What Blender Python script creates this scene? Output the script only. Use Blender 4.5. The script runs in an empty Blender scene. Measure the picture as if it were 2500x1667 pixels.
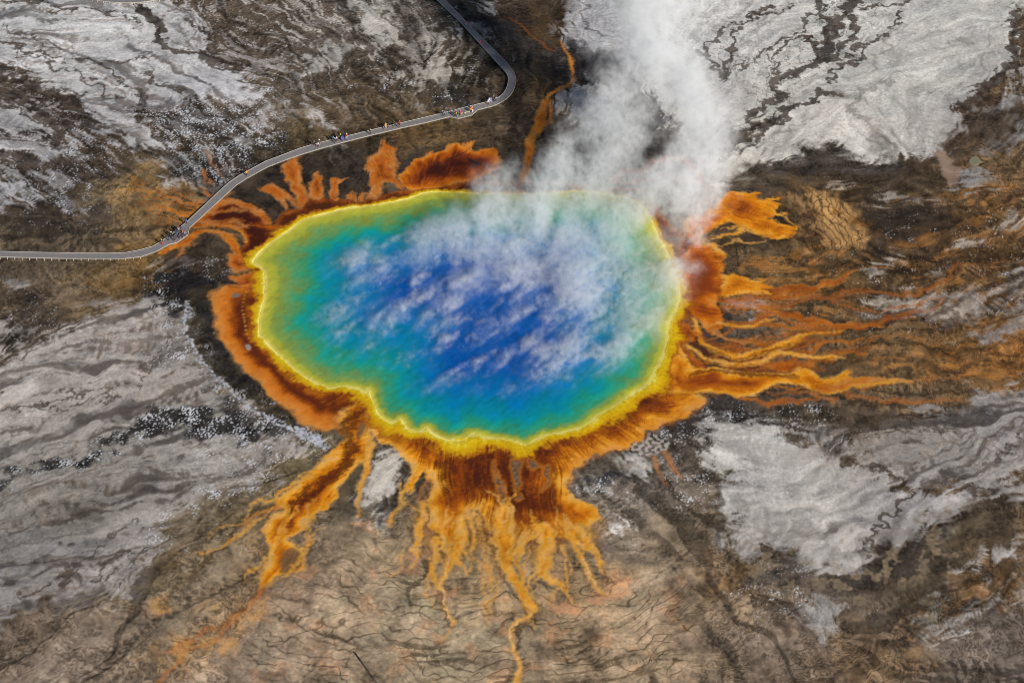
import bpy, bmesh, math, random
import numpy as np
from mathutils import Vector

scene = bpy.context.scene
R = math.radians
# ---------------------------------------------------------------- camera, sky, sun, exposure
SUN_EL, SUN_AZ = R(29.0), math.atan2(-2.7, 2.2)          # the sun stands to the lower right of the picture
cam_data = bpy.data.cameras.new('camera')
cam_data.sensor_width = 36.0
cam_data.lens = 18.0 / math.tan(R(15.0))
cam_data.clip_start, cam_data.clip_end = 5.0, 20000.0
cam = bpy.data.objects.new('camera', cam_data)
scene.collection.objects.link(cam)
cam.location = (0.0, -491.0 * math.cos(R(42)), 491.0 * math.sin(R(42)))
cam.rotation_euler = (R(48.0), 0, 0)
scene.camera = cam
scene.render.resolution_x, scene.render.resolution_y = 1024, 682

world = bpy.data.worlds.new('World'); scene.world = world; world.use_nodes = True
wn = world.node_tree
sky = wn.nodes.new('ShaderNodeTexSky'); sky.sky_type = 'NISHITA'; sky.sun_disc = False
sky.sun_elevation = SUN_EL; sky.sun_rotation = math.pi / 2 - SUN_AZ; sky.altitude = 2200
bg = wn.nodes['Background']; bg.inputs['Strength'].default_value = 0.065
wn.links.new(sky.outputs[0], bg.inputs[0])
sl = bpy.data.lights.new('sun', 'SUN'); sl.energy = 5.0; sl.angle = R(0.53); sl.color = (1.0, 0.95, 0.87)
sun = bpy.data.objects.new('sun', sl); scene.collection.objects.link(sun)
sdir = Vector((math.cos(SUN_EL) * math.cos(SUN_AZ), math.cos(SUN_EL) * math.sin(SUN_AZ), math.sin(SUN_EL)))
sun.rotation_euler = sdir.to_track_quat('Z', 'Y').to_euler(); sun.location = sdir * 300
scene.view_settings.view_transform = 'Standard'; scene.view_settings.look = 'None'
scene.view_settings.gamma = 1.0; scene.view_settings.exposure = 0.12
scene.cycles.volume_bounces = 5
scene.cycles.max_bounces = 8
scene.cycles.filter_width = 0.9
scene.cycles.volume_step_rate = 1.0
scene.cycles.volume_max_steps = 512

#PAINT-BEGIN
# ---------------------------------------------------------------- survey geometry
PITCH, HFOV, DIST = math.radians(42.0), math.radians(30.0), 491.0
FPX = 1250.0 / math.tan(HFOV / 2)
CAM = (0.0, -DIST * math.cos(PITCH), DIST * math.sin(PITCH))
SP, CP = math.sin(PITCH), math.cos(PITCH)

def ground(u, v, z=0.0):
    """surveyed photo position (2500 x 1667) -> point on the level plane z"""
    a = (np.asarray(u, float) - 1250.0) / FPX
    b = (833.5 - np.asarray(v, float)) / FPX
    dx, dy, dz = a, CP + b * SP, -SP + b * CP
    t = (z - CAM[2]) / dz
    return np.stack([dx * t, CAM[1] + dy * t], -1)

TILES = dict(a=(400, 300), b=(400, 700), c=(1100, 700), d=(1100, 300), e=(500, 1133), f=(1000, 1133), g=(1700, 400),
             h=(0, 0), i=(700, 0), j=(1700, 0), k=(0, 600), l=(0, 1133), m=(1700, 850), n=(1700, 1133))

def S(txt):
    """'a 10,20 30,40 b 5,6' : survey sheets -> photo coordinates (third value kept as a width)"""
    out, o, k = [], (0, 0), 2.94
    for w in txt.split():
        if w.isalpha():
            if w == 's': o, k = (0, 0), 1.0
            elif w == 'v': o, k = (0, 0), 0.9408
            else: o, k = TILES[w], 2.94
        else:
            q = [float(t) for t in w.split(',')]
            r = [o[0] + q[0] / k, o[1] + q[1] / k]
            if len(q) > 2: r.append(q[2] / k)
            out.append(r)
    return out

def W(txt):
    p = S(txt)
    xy = ground([q[0] for q in p], [q[1] for q in p])
    if len(p[0]) > 2:
        sc = FPX / np.hypot(xy[:, 1] - CAM[1], CAM[2])
        return xy, np.array([q[2] for q in p]) / sc
    return xy

def smooth_line(P, wd=None, closed=False, n=4):
    """Catmull-Rom resampling"""
    P = np.asarray(P, float)
    A = P if wd is None else np.column_stack([P, wd])
    m = len(A); out = []
    rng = range(m) if closed else range(m - 1)
    for i in rng:
        p0, p1, p2, p3 = (A[(i - 1) % m], A[i], A[(i + 1) % m], A[(i + 2) % m]) if closed else \
            (A[max(i - 1, 0)], A[i], A[i + 1], A[min(i + 2, m - 1)])
        for t in np.arange(n) / n:
            out.append(.5 * (2 * p1 + (p2 - p0) * t + (2 * p0 - 5 * p1 + 4 * p2 - p3) * t * t + (3 * p1 - p0 - 3 * p2 + p3) * t ** 3))
    if not closed: out.append(A[-1])
    out = np.array(out)
    return out if wd is None else (out[:, :2], out[:, 2])

# ---------------------------------------------------------------- the ground as a sheet of surveyed samples
RES = 0.25
GX = np.arange(-172, 172.01, RES, dtype=np.float32)
GY = np.arange(-116, 172.01, RES, dtype=np.float32)
NX, NY = len(GX), len(GY)
X, Y = np.meshgrid(GX, GY)
CR = 0.5
CX = np.arange(-176, 176.01, CR, dtype=np.float32)
CY = np.arange(-120, 176.01, CR, dtype=np.float32)
CXX, CYY = np.meshgrid(CX, CY)
_rs = np.random.RandomState(7)

def _band(n=512, wl=8.0, seed=0):
    r = np.random.RandomState(seed)
    f = np.fft.fft2(r.randn(n, n))
    k = np.hypot(*np.meshgrid(np.fft.fftfreq(n), np.fft.fftfreq(n)))
    g = np.exp(-((k - 1 / wl) / (0.45 / wl)) ** 2)
    o = np.real(np.fft.ifft2(f * g))
    return (o / o.std()).astype(np.float32)
BAND = [_band(seed=s) for s in range(4)]

def samp(T, fx, fy):
    n, m = T.shape
    x0 = np.floor(fx); y0 = np.floor(fy)
    tx = fx - x0; ty = fy - y0
    x0 = x0.astype(np.int32) % m; y0 = y0.astype(np.int32) % n
    x1 = (x0 + 1) % m; y1 = (y0 + 1) % n
    return (T[y0, x0] * (1 - tx) + T[y0, x1] * tx) * (1 - ty) + (T[y1, x0] * (1 - tx) + T[y1, x1] * tx) * ty

def noise(x, y, wl, seed=0):
    a = seed * 1.37 + .4
    c, s = math.cos(a) * 8 / wl, math.sin(a) * 8 / wl
    return samp(BAND[seed % 4], x * c - y * s + seed * 37.7, x * s + y * c + seed * 91.3)

def fbm(x, y, wl, oct=4, seed=0, gain=.55):
    o, a, t = 0, 1.0, 0
    for i in range(oct):
        o = o + a * noise(x, y, wl / 2 ** i, seed + 3 * i); t += a * a; a *= gain
    return o / math.sqrt(t)

def crop(pts, mar):
    lo, hi = pts.min(0) - mar, pts.max(0) + mar
    i0, i1 = np.searchsorted(CX, [lo[0], hi[0]]); j0, j1 = np.searchsorted(CY, [lo[1], hi[1]])
    return max(i0 - 1, 0), min(i1 + 1, len(CX)), max(j0 - 1, 0), min(j1 + 1, len(CY))

def _seg(px, py, a, b):
    ab = b - a; L = float(ab @ ab) + 1e-9
    t = np.clip(((px - a[0]) * ab[0] + (py - a[1]) * ab[1]) / L, 0, 1)
    return np.hypot(px - a[0] - t * ab[0], py - a[1] - t * ab[1]), t

def sdf_poly(P, mar=14.0):
    P = np.asarray(P, np.float32)
    i0, i1, j0, j1 = crop(P, mar)
    out = np.full(CXX.shape, -mar, np.float32)
    if i1 <= i0 or j1 <= j0: return out
    px, py = CXX[j0:j1, i0:i1], CYY[j0:j1, i0:i1]
    d = np.full(px.shape, 1e9, np.float32); ins = np.zeros(px.shape, bool)
    for k in range(len(P)):
        a, b = P[k - 1], P[k]
        d = np.minimum(d, _seg(px, py, a, b)[0])
        if a[1] != b[1]:
            ins ^= ((a[1] > py) != (b[1] > py)) & (px < (b[0] - a[0]) * (py - a[1]) / (b[1] - a[1]) + a[0])
    out[j0:j1, i0:i1] = np.where(ins, d, np.maximum(-d, -mar))
    return out

def sdf_line(P, wd, mar=8.0):
    P = np.asarray(P, np.float32)
    i0, i1, j0, j1 = crop(P, mar + float(np.max(wd)))
    out = np.full(CXX.shape, -mar, np.float32)
    if i1 <= i0 or j1 <= j0: return out
    px, py = CXX[j0:j1, i0:i1], CYY[j0:j1, i0:i1]
    d = np.full(px.shape, -mar, np.float32)
    for k in range(1, len(P)):
        q, t = _seg(px, py, P[k - 1], P[k])
        d = np.maximum(d, (wd[k - 1] * (1 - t) + wd[k] * t) / 2 - q)
    out[j0:j1, i0:i1] = d
    return out

def up(C, x, y):
    fx = np.clip((x - CX[0]) / CR, 0, len(CX) - 1.01); fy = np.clip((y - CY[0]) / CR, 0, len(CY) - 1.01)
    x0 = fx.astype(np.int32); y0 = fy.astype(np.int32); tx = fx - x0; ty = fy - y0
    return (C[y0, x0] * (1 - tx) + C[y0, x0 + 1] * tx) * (1 - ty) + (C[y0 + 1, x0] * (1 - tx) + C[y0 + 1, x0 + 1] * tx) * ty

def near(C, x, y):
    x0 = np.clip(((x - CX[0]) / CR + .5).astype(np.int32), 0, len(CX) - 1)
    y0 = np.clip(((y - CY[0]) / CR + .5).astype(np.int32), 0, len(CY) - 1)
    return C[y0, x0]

def ss(a, b, x):
    t = np.clip((x - a) / (b - a), 0, 1)
    return t * t * (3 - 2 * t)

def lin(r, g, b):
    c = np.array([r, g, b], np.float32) / 255
    return np.where(c <= .04045, c / 12.92, ((c + .055) / 1.055) ** 2.4).astype(np.float32)

def idw(pts, p=3.0, eps=4.0):
    A = np.array(pts, np.float32)
    xy = ground(A[:, 0], A[:, 1])
    cx, cy = CXX[::4, ::4], CYY[::4, ::4]
    num = np.zeros(cx.shape + (3,), np.float32); den = np.zeros(cx.shape, np.float32)
    for (a, b), q in zip(xy, A):
        w = 1 / (((cx - a) ** 2 + (cy - b) ** 2) + eps ** 2) ** (p / 2)
        num += w[..., None] * lin(*q[2:5]); den += w
    num /= den[..., None]
    full = np.repeat(np.repeat(num, 4, 0), 4, 1)[:CXX.shape[0], :CXX.shape[1]]
    k = np.ones(9) / 9
    for ax in (0, 1):
        for _ in range(2):
            full = np.apply_along_axis(lambda v: np.convolve(np.pad(v, 4, 'edge'), k, 'valid'), ax, full)
    return full.astype(np.float32)

# pool outline -----------------------------------------------------------------
POOL_TXT = ('a 1260,625 1130,660 1000,690 900,770 820,815 760,860 690,930 640,1000 680,1030 712,1060 722,1150 718,1250 700,1330 680,1420 682,1480 '
            'b 690,350 730,385 790,450 880,540 960,610 1080,680 1200,730 1290,715 1400,732 1440,752 1472,735 1490,790 1520,870 1560,930 1630,970 1680,962 1702,940 '
            '1740,1000 1800,1035 1860,1030 1883,1006 1950,1055 2050,1098 2130,1108 2180,1090 2203,1050 2270,1065 '
            'c 0,1090 60,1100 120,1085 150,1052 220,1072 330,1085 450,1105 540,1130 610,1095 680,1065 780,1045 900,1020 980,985 1060,920 1160,870 1250,800 1330,750 '
            '1420,690 1480,590 1520,500 1555,400 1562,330 1565,250 1610,190 1640,120 1640,40 '
            'd 1630,1150 1600,1080 1575,1000 1550,930 1500,830 1450,720 1390,610 1290,550 1180,522 1050,500 930,492 800,498 600,510 400,512 200,508 41,498 '
            'a 1900,497 1750,545 1600,575 1500,590 1350,607')
POOL = smooth_line(W(POOL_TXT), closed=True, n=3)
PC = sdf_poly(POOL, 400.0)                       # + inside the pool, - outside, metres
# flow: away from the pool
def blur(A, r, n=2):
    k = 2 * r + 1
    for _ in range(n):
        for ax in (0, 1):
            pad = [(0, 0)] * A.ndim; pad[ax] = (r + 1, r)
            c = np.cumsum(np.pad(A, pad, 'edge'), ax, dtype=np.float64)
            A = (np.take(c, range(k, c.shape[ax]), ax) - np.take(c, range(0, c.shape[ax] - k), ax)) / k
    return A.astype(np.float32)
_far = -blur(PC, 12)
_base = _far.copy()
FLOWS = """0,115 90,150 160,165 260,175 330,215 420,280|0,250 100,290 200,330 300,380 380,440|0,60 150,40 280,40 390,80|400,20 440,100 490,140 600,160 700,200|0,380 100,440 180,490 220,520|560,150 640,210 730,260 740,330|300,250 400,330 480,390 600,440
700,60 780,160 850,240|820,20 890,110 930,160|1000,30 1020,110 990,190|900,430 880,330 850,250|1050,400 1060,330 1040,270|430,560 330,620 200,680 0,780|430,500 330,480 200,520 60,560|500,420 400,380 320,330|330,680 270,690 120,740 0,800|440,900 300,960 180,1010 0,1060|400,800 250,850 100,870 0,900
480,1000 350,1030 200,1090 50,1110 0,1115|640,1080 500,1130 350,1170 200,1200 0,1230|600,1150 480,1220 350,1290 200,1350 0,1400|800,1050 680,1150 600,1260 500,1370 400,1470|640,1170 560,1240 440,1330 340,1400|300,1400 180,1480 60,1568|1000,1150 1010,1250 1000,1350 1040,1450|1200,1200 1180,1300 1220,1390 1180,1500|1330,1200 1360,1300 1400,1360
880,1200 850,1300 800,1400 700,1500|1500,1150 1560,1250 1640,1350 1750,1450|1450,1330 1520,1440 1560,1568|1650,1180 1800,1130 1950,1060 2100,1020|1620,1000 1720,1020 1850,1050|1900,1000 2050,990 2200,950 2352,920|2000,1130 2150,1060 2352,1010|1750,1350 1900,1300 2000,1250 2100,1200|1950,1450 2100,1420 2250,1350 2352,1290|1700,1250 1690,1330 1740,1420|1850,1400 1900,1480 1920,1568
1600,700 1750,700 1900,690 2000,660 2150,620 2352,560|1650,800 1800,760 1950,730 2050,740 2200,700 2352,620|1650,880 1850,870 2050,860 2352,830|1680,500 1850,520 2000,560 2100,600 2250,560 2352,500|1700,430 1900,420 2100,430 2300,420|1650,830 1780,815 1850,790 1950,790 2150,790 2352,740|1620,390 1750,310 1850,230 1950,170 2100,60|1640,250 1700,150 1800,80 1900,20
1900,300 2000,200 2150,120 2300,60|2150,350 2200,250 2280,180 2330,100|2200,400 2300,330 2352,270|2000,260 2040,310 2060,350|1300,400 1250,300 1310,180 1290,60|1400,80 1350,30 1330,0|1100,110 1040,40 1010,0"""
_fp, _fv = [], []
for tline in FLOWS.replace('\n', '|').split('|'):
    P_ = smooth_line(W('v ' + tline), n=6)
    d_ = np.gradient(P_, axis=0); d_ /= np.linalg.norm(d_, axis=1)[:, None] + 1e-6
    if np.sum(d_ * (P_ - POOL.mean(0))) < 0: d_ = -d_
    _fp.append(P_); _fv.append(d_)
_fp, _fv = np.concatenate(_fp).astype(np.float32), np.concatenate(_fv).astype(np.float32)
_cx, _cy = CXX[::8, ::8], CYY[::8, ::8]
_d2 = (_cx[..., None] - _fp[:, 0]) ** 2 + (_cy[..., None] - _fp[:, 1]) ** 2 + 9.0
_w = _d2 ** -1.75
_vx, _vy = (_w * _fv[:, 0]).sum(-1) / _w.sum(-1), (_w * _fv[:, 1]).sum(-1) / _w.sum(-1)
def _full(a):
    yy = np.clip((CYY - CY[0]) / (8 * CR), 0, a.shape[0] - 1.01); xx = np.clip((CXX - CX[0]) / (8 * CR), 0, a.shape[1] - 1.01)
    return samp(a, xx, yy)
_vx, _vy = _full(_vx), _full(_vy)
_gy, _gx = np.gradient(_far); _g = np.hypot(_gx, _gy) + 1e-6
_k = ss0 = np.clip((-PC - 2) / 14, 0, 1)                                 # close to the shore the water runs straight out
FLX = _vx * _k + _gx / _g * (1 - _k) * .9; FLY = _vy * _k + _gy / _g * (1 - _k) * .9
_a = .20 * noise(CXX, CYY, 20.0, 9) + .20 * noise(CXX, CYY, 40.0, 6)     # meanders
FLX, FLY = FLX * np.cos(_a) - FLY * np.sin(_a), FLX * np.sin(_a) + FLY * np.cos(_a)
_n = np.hypot(FLX, FLY) + 1e-6
FLX, FLY = (FLX / _n).astype(np.float32), (FLY / _n).astype(np.float32)

def lic(src, length, step, perp=False, wob=None):
    """streaks: average a noise along the flow (or along the contours)"""
    acc = src(X, Y); n = max(1, int(length / 2 / step))
    VX, VY = (-FLY, FLX) if perp else (FLX, FLY)
    for sg in (1, -1):
        x, y = X.copy(), Y.copy()
        for _ in range(n):
            vx, vy = near(VX, x, y), near(VY, x, y)
            x += vx * (sg * step); y += vy * (sg * step)
            acc = acc + src(x, y)
    acc -= acc.mean()
    return acc / acc.std()

WX = noise(X, Y, 5.0, 1) * .8 + noise(X, Y, 14.0, 2)
WY = noise(X, Y, 5.0, 3) * .8 + noise(X, Y, 14.0, 6)
F1, F2 = noise(X, Y, 2.3, 8) * .6 + .4 * noise(X, Y, 1.1, 0), noise(X, Y, 2.3, 9) * .6 + .4 * noise(X, Y, 1.1, 1)
stFine = lic(lambda x, y: noise(x + .5 * noise(x, y, 3.5, 1), y + .5 * noise(x, y, 3.5, 2), 1.15, 4), 6.0, .6)                    # fine streaks along the flow
stMid = lic(lambda x, y: noise(x + 1. * noise(x, y, 7., 3), y + 1. * noise(x, y, 7., 0), 2.6, 5), 15.0, 1.1)
stBig = lic(lambda x, y: noise(x + 1.2 * noise(x, y, 9., 2), y + 1.2 * noise(x, y, 9., 3), 6.5, 6), 55.0, 2.5)
def bend(A, amp, wl, seed):
    dx, dy = amp * noise(X, Y, wl, seed) + .35 * amp * noise(X, Y, wl * .4, seed + 1), amp * noise(X, Y, wl, seed + 2) + .35 * amp * noise(X, Y, wl * .4, seed + 3)
    return samp(A, np.clip((X + dx - GX[0]) / RES, 0, NX - 1), np.clip((Y + dy - GY[0]) / RES, 0, NY - 1)).astype(np.float32)
stBig = bend(stBig, .7, 14.0, 40); stMid = bend(stMid, .35, 7.0, 44)
rpA = lic(lambda x, y: noise(x + .5 * noise(x, y, 4., 1), y + .5 * noise(x, y, 4., 2), 1.8, 7), 9.0, .6, True)                  # terracettes, small
rpA = bend(rpA, .5, 4.0, 52)
rpB = lic(lambda x, y: noise(x + .9 * noise(x, y, 6., 1), y + .9 * noise(x, y, 6., 2), 2.6, 3), 13.0, .8, True)                 # terracettes, large
_ph = (fbm(X, Y, 5.0, 3, 21) * .5)
NB = fbm(X, Y, 34.0, 5, 12)
NM = fbm(X, Y, 9.0, 4, 13)
NF = noise(X, Y, 1.5, 14)
SPK = .85 * noise(X, Y, .85, 15) + .40 * noise(X, Y, 1.8, 16) + .55 * noise(X, Y, 6.5, 17) + .2 * stMid

def D(C, warp=1.0, fine=.35, streak=0.0):
    lo = C.min()
    on = C > lo + 1e-3
    jj, ii = np.flatnonzero(on.any(1)), np.flatnonzero(on.any(0))
    out = np.full(X.shape, lo, np.float32)
    if not len(jj): return out
    i0, i1 = np.searchsorted(GX, [CX[ii[0]] - 3, CX[ii[-1]] + 3]); j0, j1 = np.searchsorted(GY, [CY[jj[0]] - 3, CY[jj[-1]] + 3])
    w = np.s_[j0:j1, i0:i1]
    if j1 <= j0 or i1 <= i0: return out
    out[w] = up(C, X[w] + WX[w] * warp + F1[w] * fine, Y[w] + WY[w] * warp + F2[w] * fine)
    if streak: out[w] += streak * stFine[w]
    return out

def poly(txt, warp=.7, fine=.2, streak=0.0, mar=14.0, n=3):
    return D(sdf_poly(smooth_line(W(txt), closed=True, n=n), mar), warp, fine, streak)

def line(txt, warp=.5, fine=.15, streak=0.0, n=4):
    P, w = smooth_line(*W(txt), n=n)
    return D(sdf_line(P, w), warp, fine, streak)

COL = np.zeros((NY, NX, 3), np.float32)
HGT = np.zeros((NY, NX), np.float32)
GLS = np.zeros((NY, NX), np.float32)             # wetness

def mix(m, rgb):
    jj, ii = np.flatnonzero(m.max(1) > 0), np.flatnonzero(m.max(0) > 0)
    if not len(jj): return
    w = np.s_[jj[0]:jj[-1] + 1, ii[0]:ii[-1] + 1]
    c = rgb[w] if np.ndim(rgb) == 3 and rgb.shape[0] > 1 else rgb
    COL[w] += (c - COL[w]) * m[w][..., None]

def ramp(t, stops):
    xs = [s[0] for s in stops]; cs = np.array([lin(*s[1]) for s in stops])
    return np.stack([np.interp(t, xs, cs[:, i]) for i in range(3)], -1).astype(np.float32)

# ---------------------------------------------------------------- brown microbial ground with terracettes
BROWN = [(100, 640, 108, 92, 74), (100, 700, 118, 101, 82), (250, 700, 118, 96, 64), (330, 660, 108, 84, 46), (50, 800, 75, 65, 55), (330, 480, 138, 114, 76),
 (200, 560, 92, 80, 66), (280, 540, 105, 90, 70), (120, 520, 72, 62, 54), (60, 330, 80, 70, 65), (150, 370, 82, 70, 58), (300, 320, 80, 66, 52), (450, 330, 92, 78, 64),
 (650, 260, 98, 86, 72), (700, 330, 108, 90, 62), (560, 420, 58, 50, 44), (900, 60, 112, 101, 91), (800, 150, 96, 86, 76), (900, 240, 103, 84, 60), (1000, 200, 78, 68, 58),
 (1150, 170, 80, 68, 52), (1230, 80, 68, 60, 54), (1330, 60, 82, 63, 40), (1280, 220, 108, 88, 64), (1000, 330, 108, 86, 55), (870, 370, 68, 57, 45), (700, 440, 60, 50, 42),
 (1450, 100, 62, 61, 66), (1420, 170, 46, 44, 46), (1530, 300, 52, 50, 56), (1560, 370, 92, 78, 60), (1480, 400, 60, 50, 50), (1850, 410, 85, 78, 68), (2000, 430, 72, 60, 47),  # the darkest leading tones hold the plume's shade as ground colour
 (2200, 440, 73, 60, 47), (2400, 450, 124, 97, 66), (2300, 520, 90, 72, 50), (2150, 560, 70, 60, 50), (2000, 700, 100, 80, 50), (2200, 620, 83, 66, 48), (2400, 600, 124, 94, 62),
 (2350, 700, 112, 88, 60), (2100, 850, 118, 96, 70), (2300, 850, 118, 90, 56), (2480, 850, 148, 104, 56), (1900, 790, 108, 90, 65), (1780, 790, 80, 72, 62), (1900, 870, 118, 103, 88),
 (2150, 950, 113, 93, 68), (2000, 1000, 92, 78, 62), (1900, 1010, 82, 73, 64), (1760, 1010, 68, 61, 55), (1650, 1080, 95, 85, 75), (1550, 1180, 128, 116, 104),
 (1450, 1300, 124, 111, 98), (1700, 1300, 104, 89, 70), (1600, 1400, 140, 122, 101), (1750, 1450, 138, 114, 86), (1850, 1550, 128, 111, 95), (2000, 1500, 125, 108, 93),
 (2100, 1600, 123, 101, 76), (2200, 1400, 74, 64, 52), (2300, 1350, 85, 70, 51), (2400, 1450, 123, 94, 61), (2450, 1550, 108, 97, 90), (2350, 1600, 118, 104, 92),
 (2000, 1420, 105, 92, 82), (700, 1350, 134, 114, 92), (650, 1450, 138, 117, 95), (800, 1500, 162, 138, 112), (1000, 1480, 148, 131, 106), (1100, 1560, 148, 131, 106),
 (1250, 1560, 125, 108, 86), (1400, 1500, 144, 122, 94), (1350, 1420, 139, 118, 90), (1550, 1560, 158, 134, 106), (900, 1300, 124, 107, 83), (850, 1250, 114, 99, 78),
 (600, 1600, 139, 120, 101), (450, 1620, 138, 119, 99), (300, 1530, 129, 112, 93), (150, 1600, 139, 122, 106), (50, 1520, 104, 88, 71), (400, 1430, 125, 108, 82),
 (500, 1350, 148, 129, 101), (600, 1250, 119, 102, 74), (560, 1420, 120, 105, 88), (700, 1150, 108, 94, 66), (930, 1130, 95, 85, 70), (900, 1200, 90, 80, 68)]
BB = idw(BROWN)
BB += (BB.mean(-1, keepdims=True) * np.array([1.04, 1.0, .95], np.float32) - BB) * .08
base = np.stack([up(BB[..., i], X + 2 * WX, Y + 2 * WY) for i in range(3)], -1)
bigz = ss(-6, 6, poly('s 620,1690 640,1500 760,1390 930,1330 1120,1300 1400,1370 1560,1330 1700,1470 1560,1690', 2.0)) # broad terraces south of the spring
bigz = np.maximum(bigz, ss(-4, 4, poly('g 600,180 800,190 1000,220 1120,330 1200,500 1180,620 1060,610 900,640 780,620 800,480 860,450 800,330 700,280', 1.0)))
gate = ss(-.9, .7, fbm(X, Y, 17.0, 3, 31) + .5)
wA = .34 + .12 * noise(X, Y, 11., 18)
lnA = np.exp(-((rpA + .25 * NF) / (.50 + .12 * NM)) ** 2) * (1 - bigz * .8) * gate
FAR = up(_base, X, Y)
def contour(step, wob, seed, w):
    q = (FAR + wob * noise(X, Y, 30.0, seed) + .42 * wob * noise(X, Y, 12.0, seed + 2) + .30 * noise(X, Y, 3.6, seed + 1)) / step
    return np.exp(-(np.abs(np.sin(math.pi * q)) * step / math.pi / w) ** 2)
lnC = np.maximum(contour(3.3, 2.2, 71, .21), contour(4.9, 3.6, 75, .21) * ss(-1.2, .3, NM + .3))
lnB = np.maximum(lnC * bigz, ss(.9, 1.7, rpB) * (.3 + .5 * bigz) * ss(-1.2, .4, fbm(X, Y, 21., 3, 36)))
lt = 1 + .12 * np.abs(rpA).clip(0, 2) * gate - .08 * rpA.clip(-2, 2) * (1 - bigz) * (.35 + .65 * gate) - .05 * rpB.clip(-2, 2) + .17 * NM + .16 * NB + .07 * NF + .03 * stFine + .05 * stMid
COL[...] = base * lt[..., None].clip(.35, 1.9) * 1.16
lnB *= .35 + .65 * ss(-.7, .7, fbm(X, Y, 19., 3, 37) + .35)
ln = np.clip(np.maximum(lnA * .8, lnB), 0, 1)
COL *= (1 - .66 * ln)[..., None] * (1 - ln[..., None] * np.array([0, .05, .10], np.float32))
dk = ss(.15, 1.3, stBig + .35 * NB + .2 * NM) * (1 - bigz) * .75                    # dark damp drains running out from the spring
COL *= (1 - dk * .72)[..., None]
HGT -= .10 * ln + .12 * dk
GLS += .5 * dk
pk = ss(.5, 1.6, fbm(X, Y, 13, 3, 41)) * bigz                              # pinkish and grey-green cells
COL *= 1 + (.13 * bigz)[..., None] * np.array([1.0, .88, .72], np.float32)
COL *= 1 + pk[..., None] * np.array([.16, .0, -.10], np.float32)
COL *= 1 + (ss(.3, 1.6, fbm(X, Y, 15, 3, 44)) * bigz)[..., None] * np.array([-.12, -.06, -.06], np.float32)

# ---------------------------------------------------------------- pale sinter
PALE = [(150, 80, 190, 191, 194), (300, 180, 184, 184, 187), (60, 250, 178, 177, 181), (500, 230, 178, 178, 184), (330, 300, 172, 171, 175), (620, 350, 150, 146, 145),
 (100, 480, 170, 170, 176), (200, 880, 172, 166, 163), (100, 1000, 166, 161, 158), (350, 950, 160, 153, 149), (250, 1150, 152, 147, 143), (500, 1130, 160, 156, 153),
 (150, 1250, 132, 127, 121), (60, 1350, 128, 126, 126), (350, 1300, 150, 145, 143), (250, 1420, 160, 154, 152), (80, 1450, 146, 143, 142), (640, 1110, 150, 144, 140), (900, 1140, 178, 173, 166),
 (900, 70, 172, 170, 166), (1050, 170, 160, 156, 150), (1560, 60, 168, 170, 178), (1750, 60, 194, 194, 194), (2000, 80, 190, 190, 188), (2200, 150, 182, 182, 180), (2350, 60, 184, 184, 182),
 (2050, 330, 190, 188, 184), (1800, 420, 184, 182, 178), (1800, 1050, 190, 188, 186), (1900, 1150, 184, 182, 180), (2000, 1230, 176, 173, 170), (1900, 1330, 172, 168, 166),
 (2200, 1230, 168, 165, 166), (2300, 1050, 150, 145, 142), (2420, 1020, 156, 152, 152), (2100, 1080, 140, 132, 126), (2400, 760, 150, 146, 148), (2450, 350, 150, 146, 146)]
PP = idw(PALE)
pale = np.stack([up(PP[..., i], X, Y) for i in range(3)], -1)
pv = 1 + .09 * NB + .10 * NM + .08 * stMid + .025 * stFine + .04 * NF
paleC = pale * pv[..., None].clip(.5, 1.5) * np.array([1.09, 1.055, 1.0], np.float32)
stain = ss(-.1, 1.5, .6 * stMid + .7 * stBig + .6 * NM + .30 * NB + .15 * NF)                   # tan stains drawn out along the flow
paleA = paleC * 1.03
bnd = ss(.25, 1.3, stBig + .35 * NM + .15 * stMid)                         # darker wavy bands
paleC = paleC * (1 - .42 * bnd)[..., None]
paleC += (paleC * np.array([.58, .52, .475], np.float32) - paleC) * (stain * .85)[..., None]
smg = ss(.5, 1.7, .8 * fbm(X, Y, 22., 4, 91) + .5 * stBig)                # blue-grey smudges
paleC += (paleC * np.array([.66, .68, .72], np.float32) - paleC) * (smg * .8)[..., None]
vn = np.exp(-((stBig + .45 * NM + .10 * stFine) / (.20 + .14 * ss(-1, 1, NB))) ** 2) * ss(-.6, .8, NB + .3 * NM)
vn2 = np.exp(-((stMid + .35 * noise(X, Y, 4., 23) + .1 * NF) / .40) ** 2) * ss(.1, 1.2, fbm(X, Y, 26., 3, 33))
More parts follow.
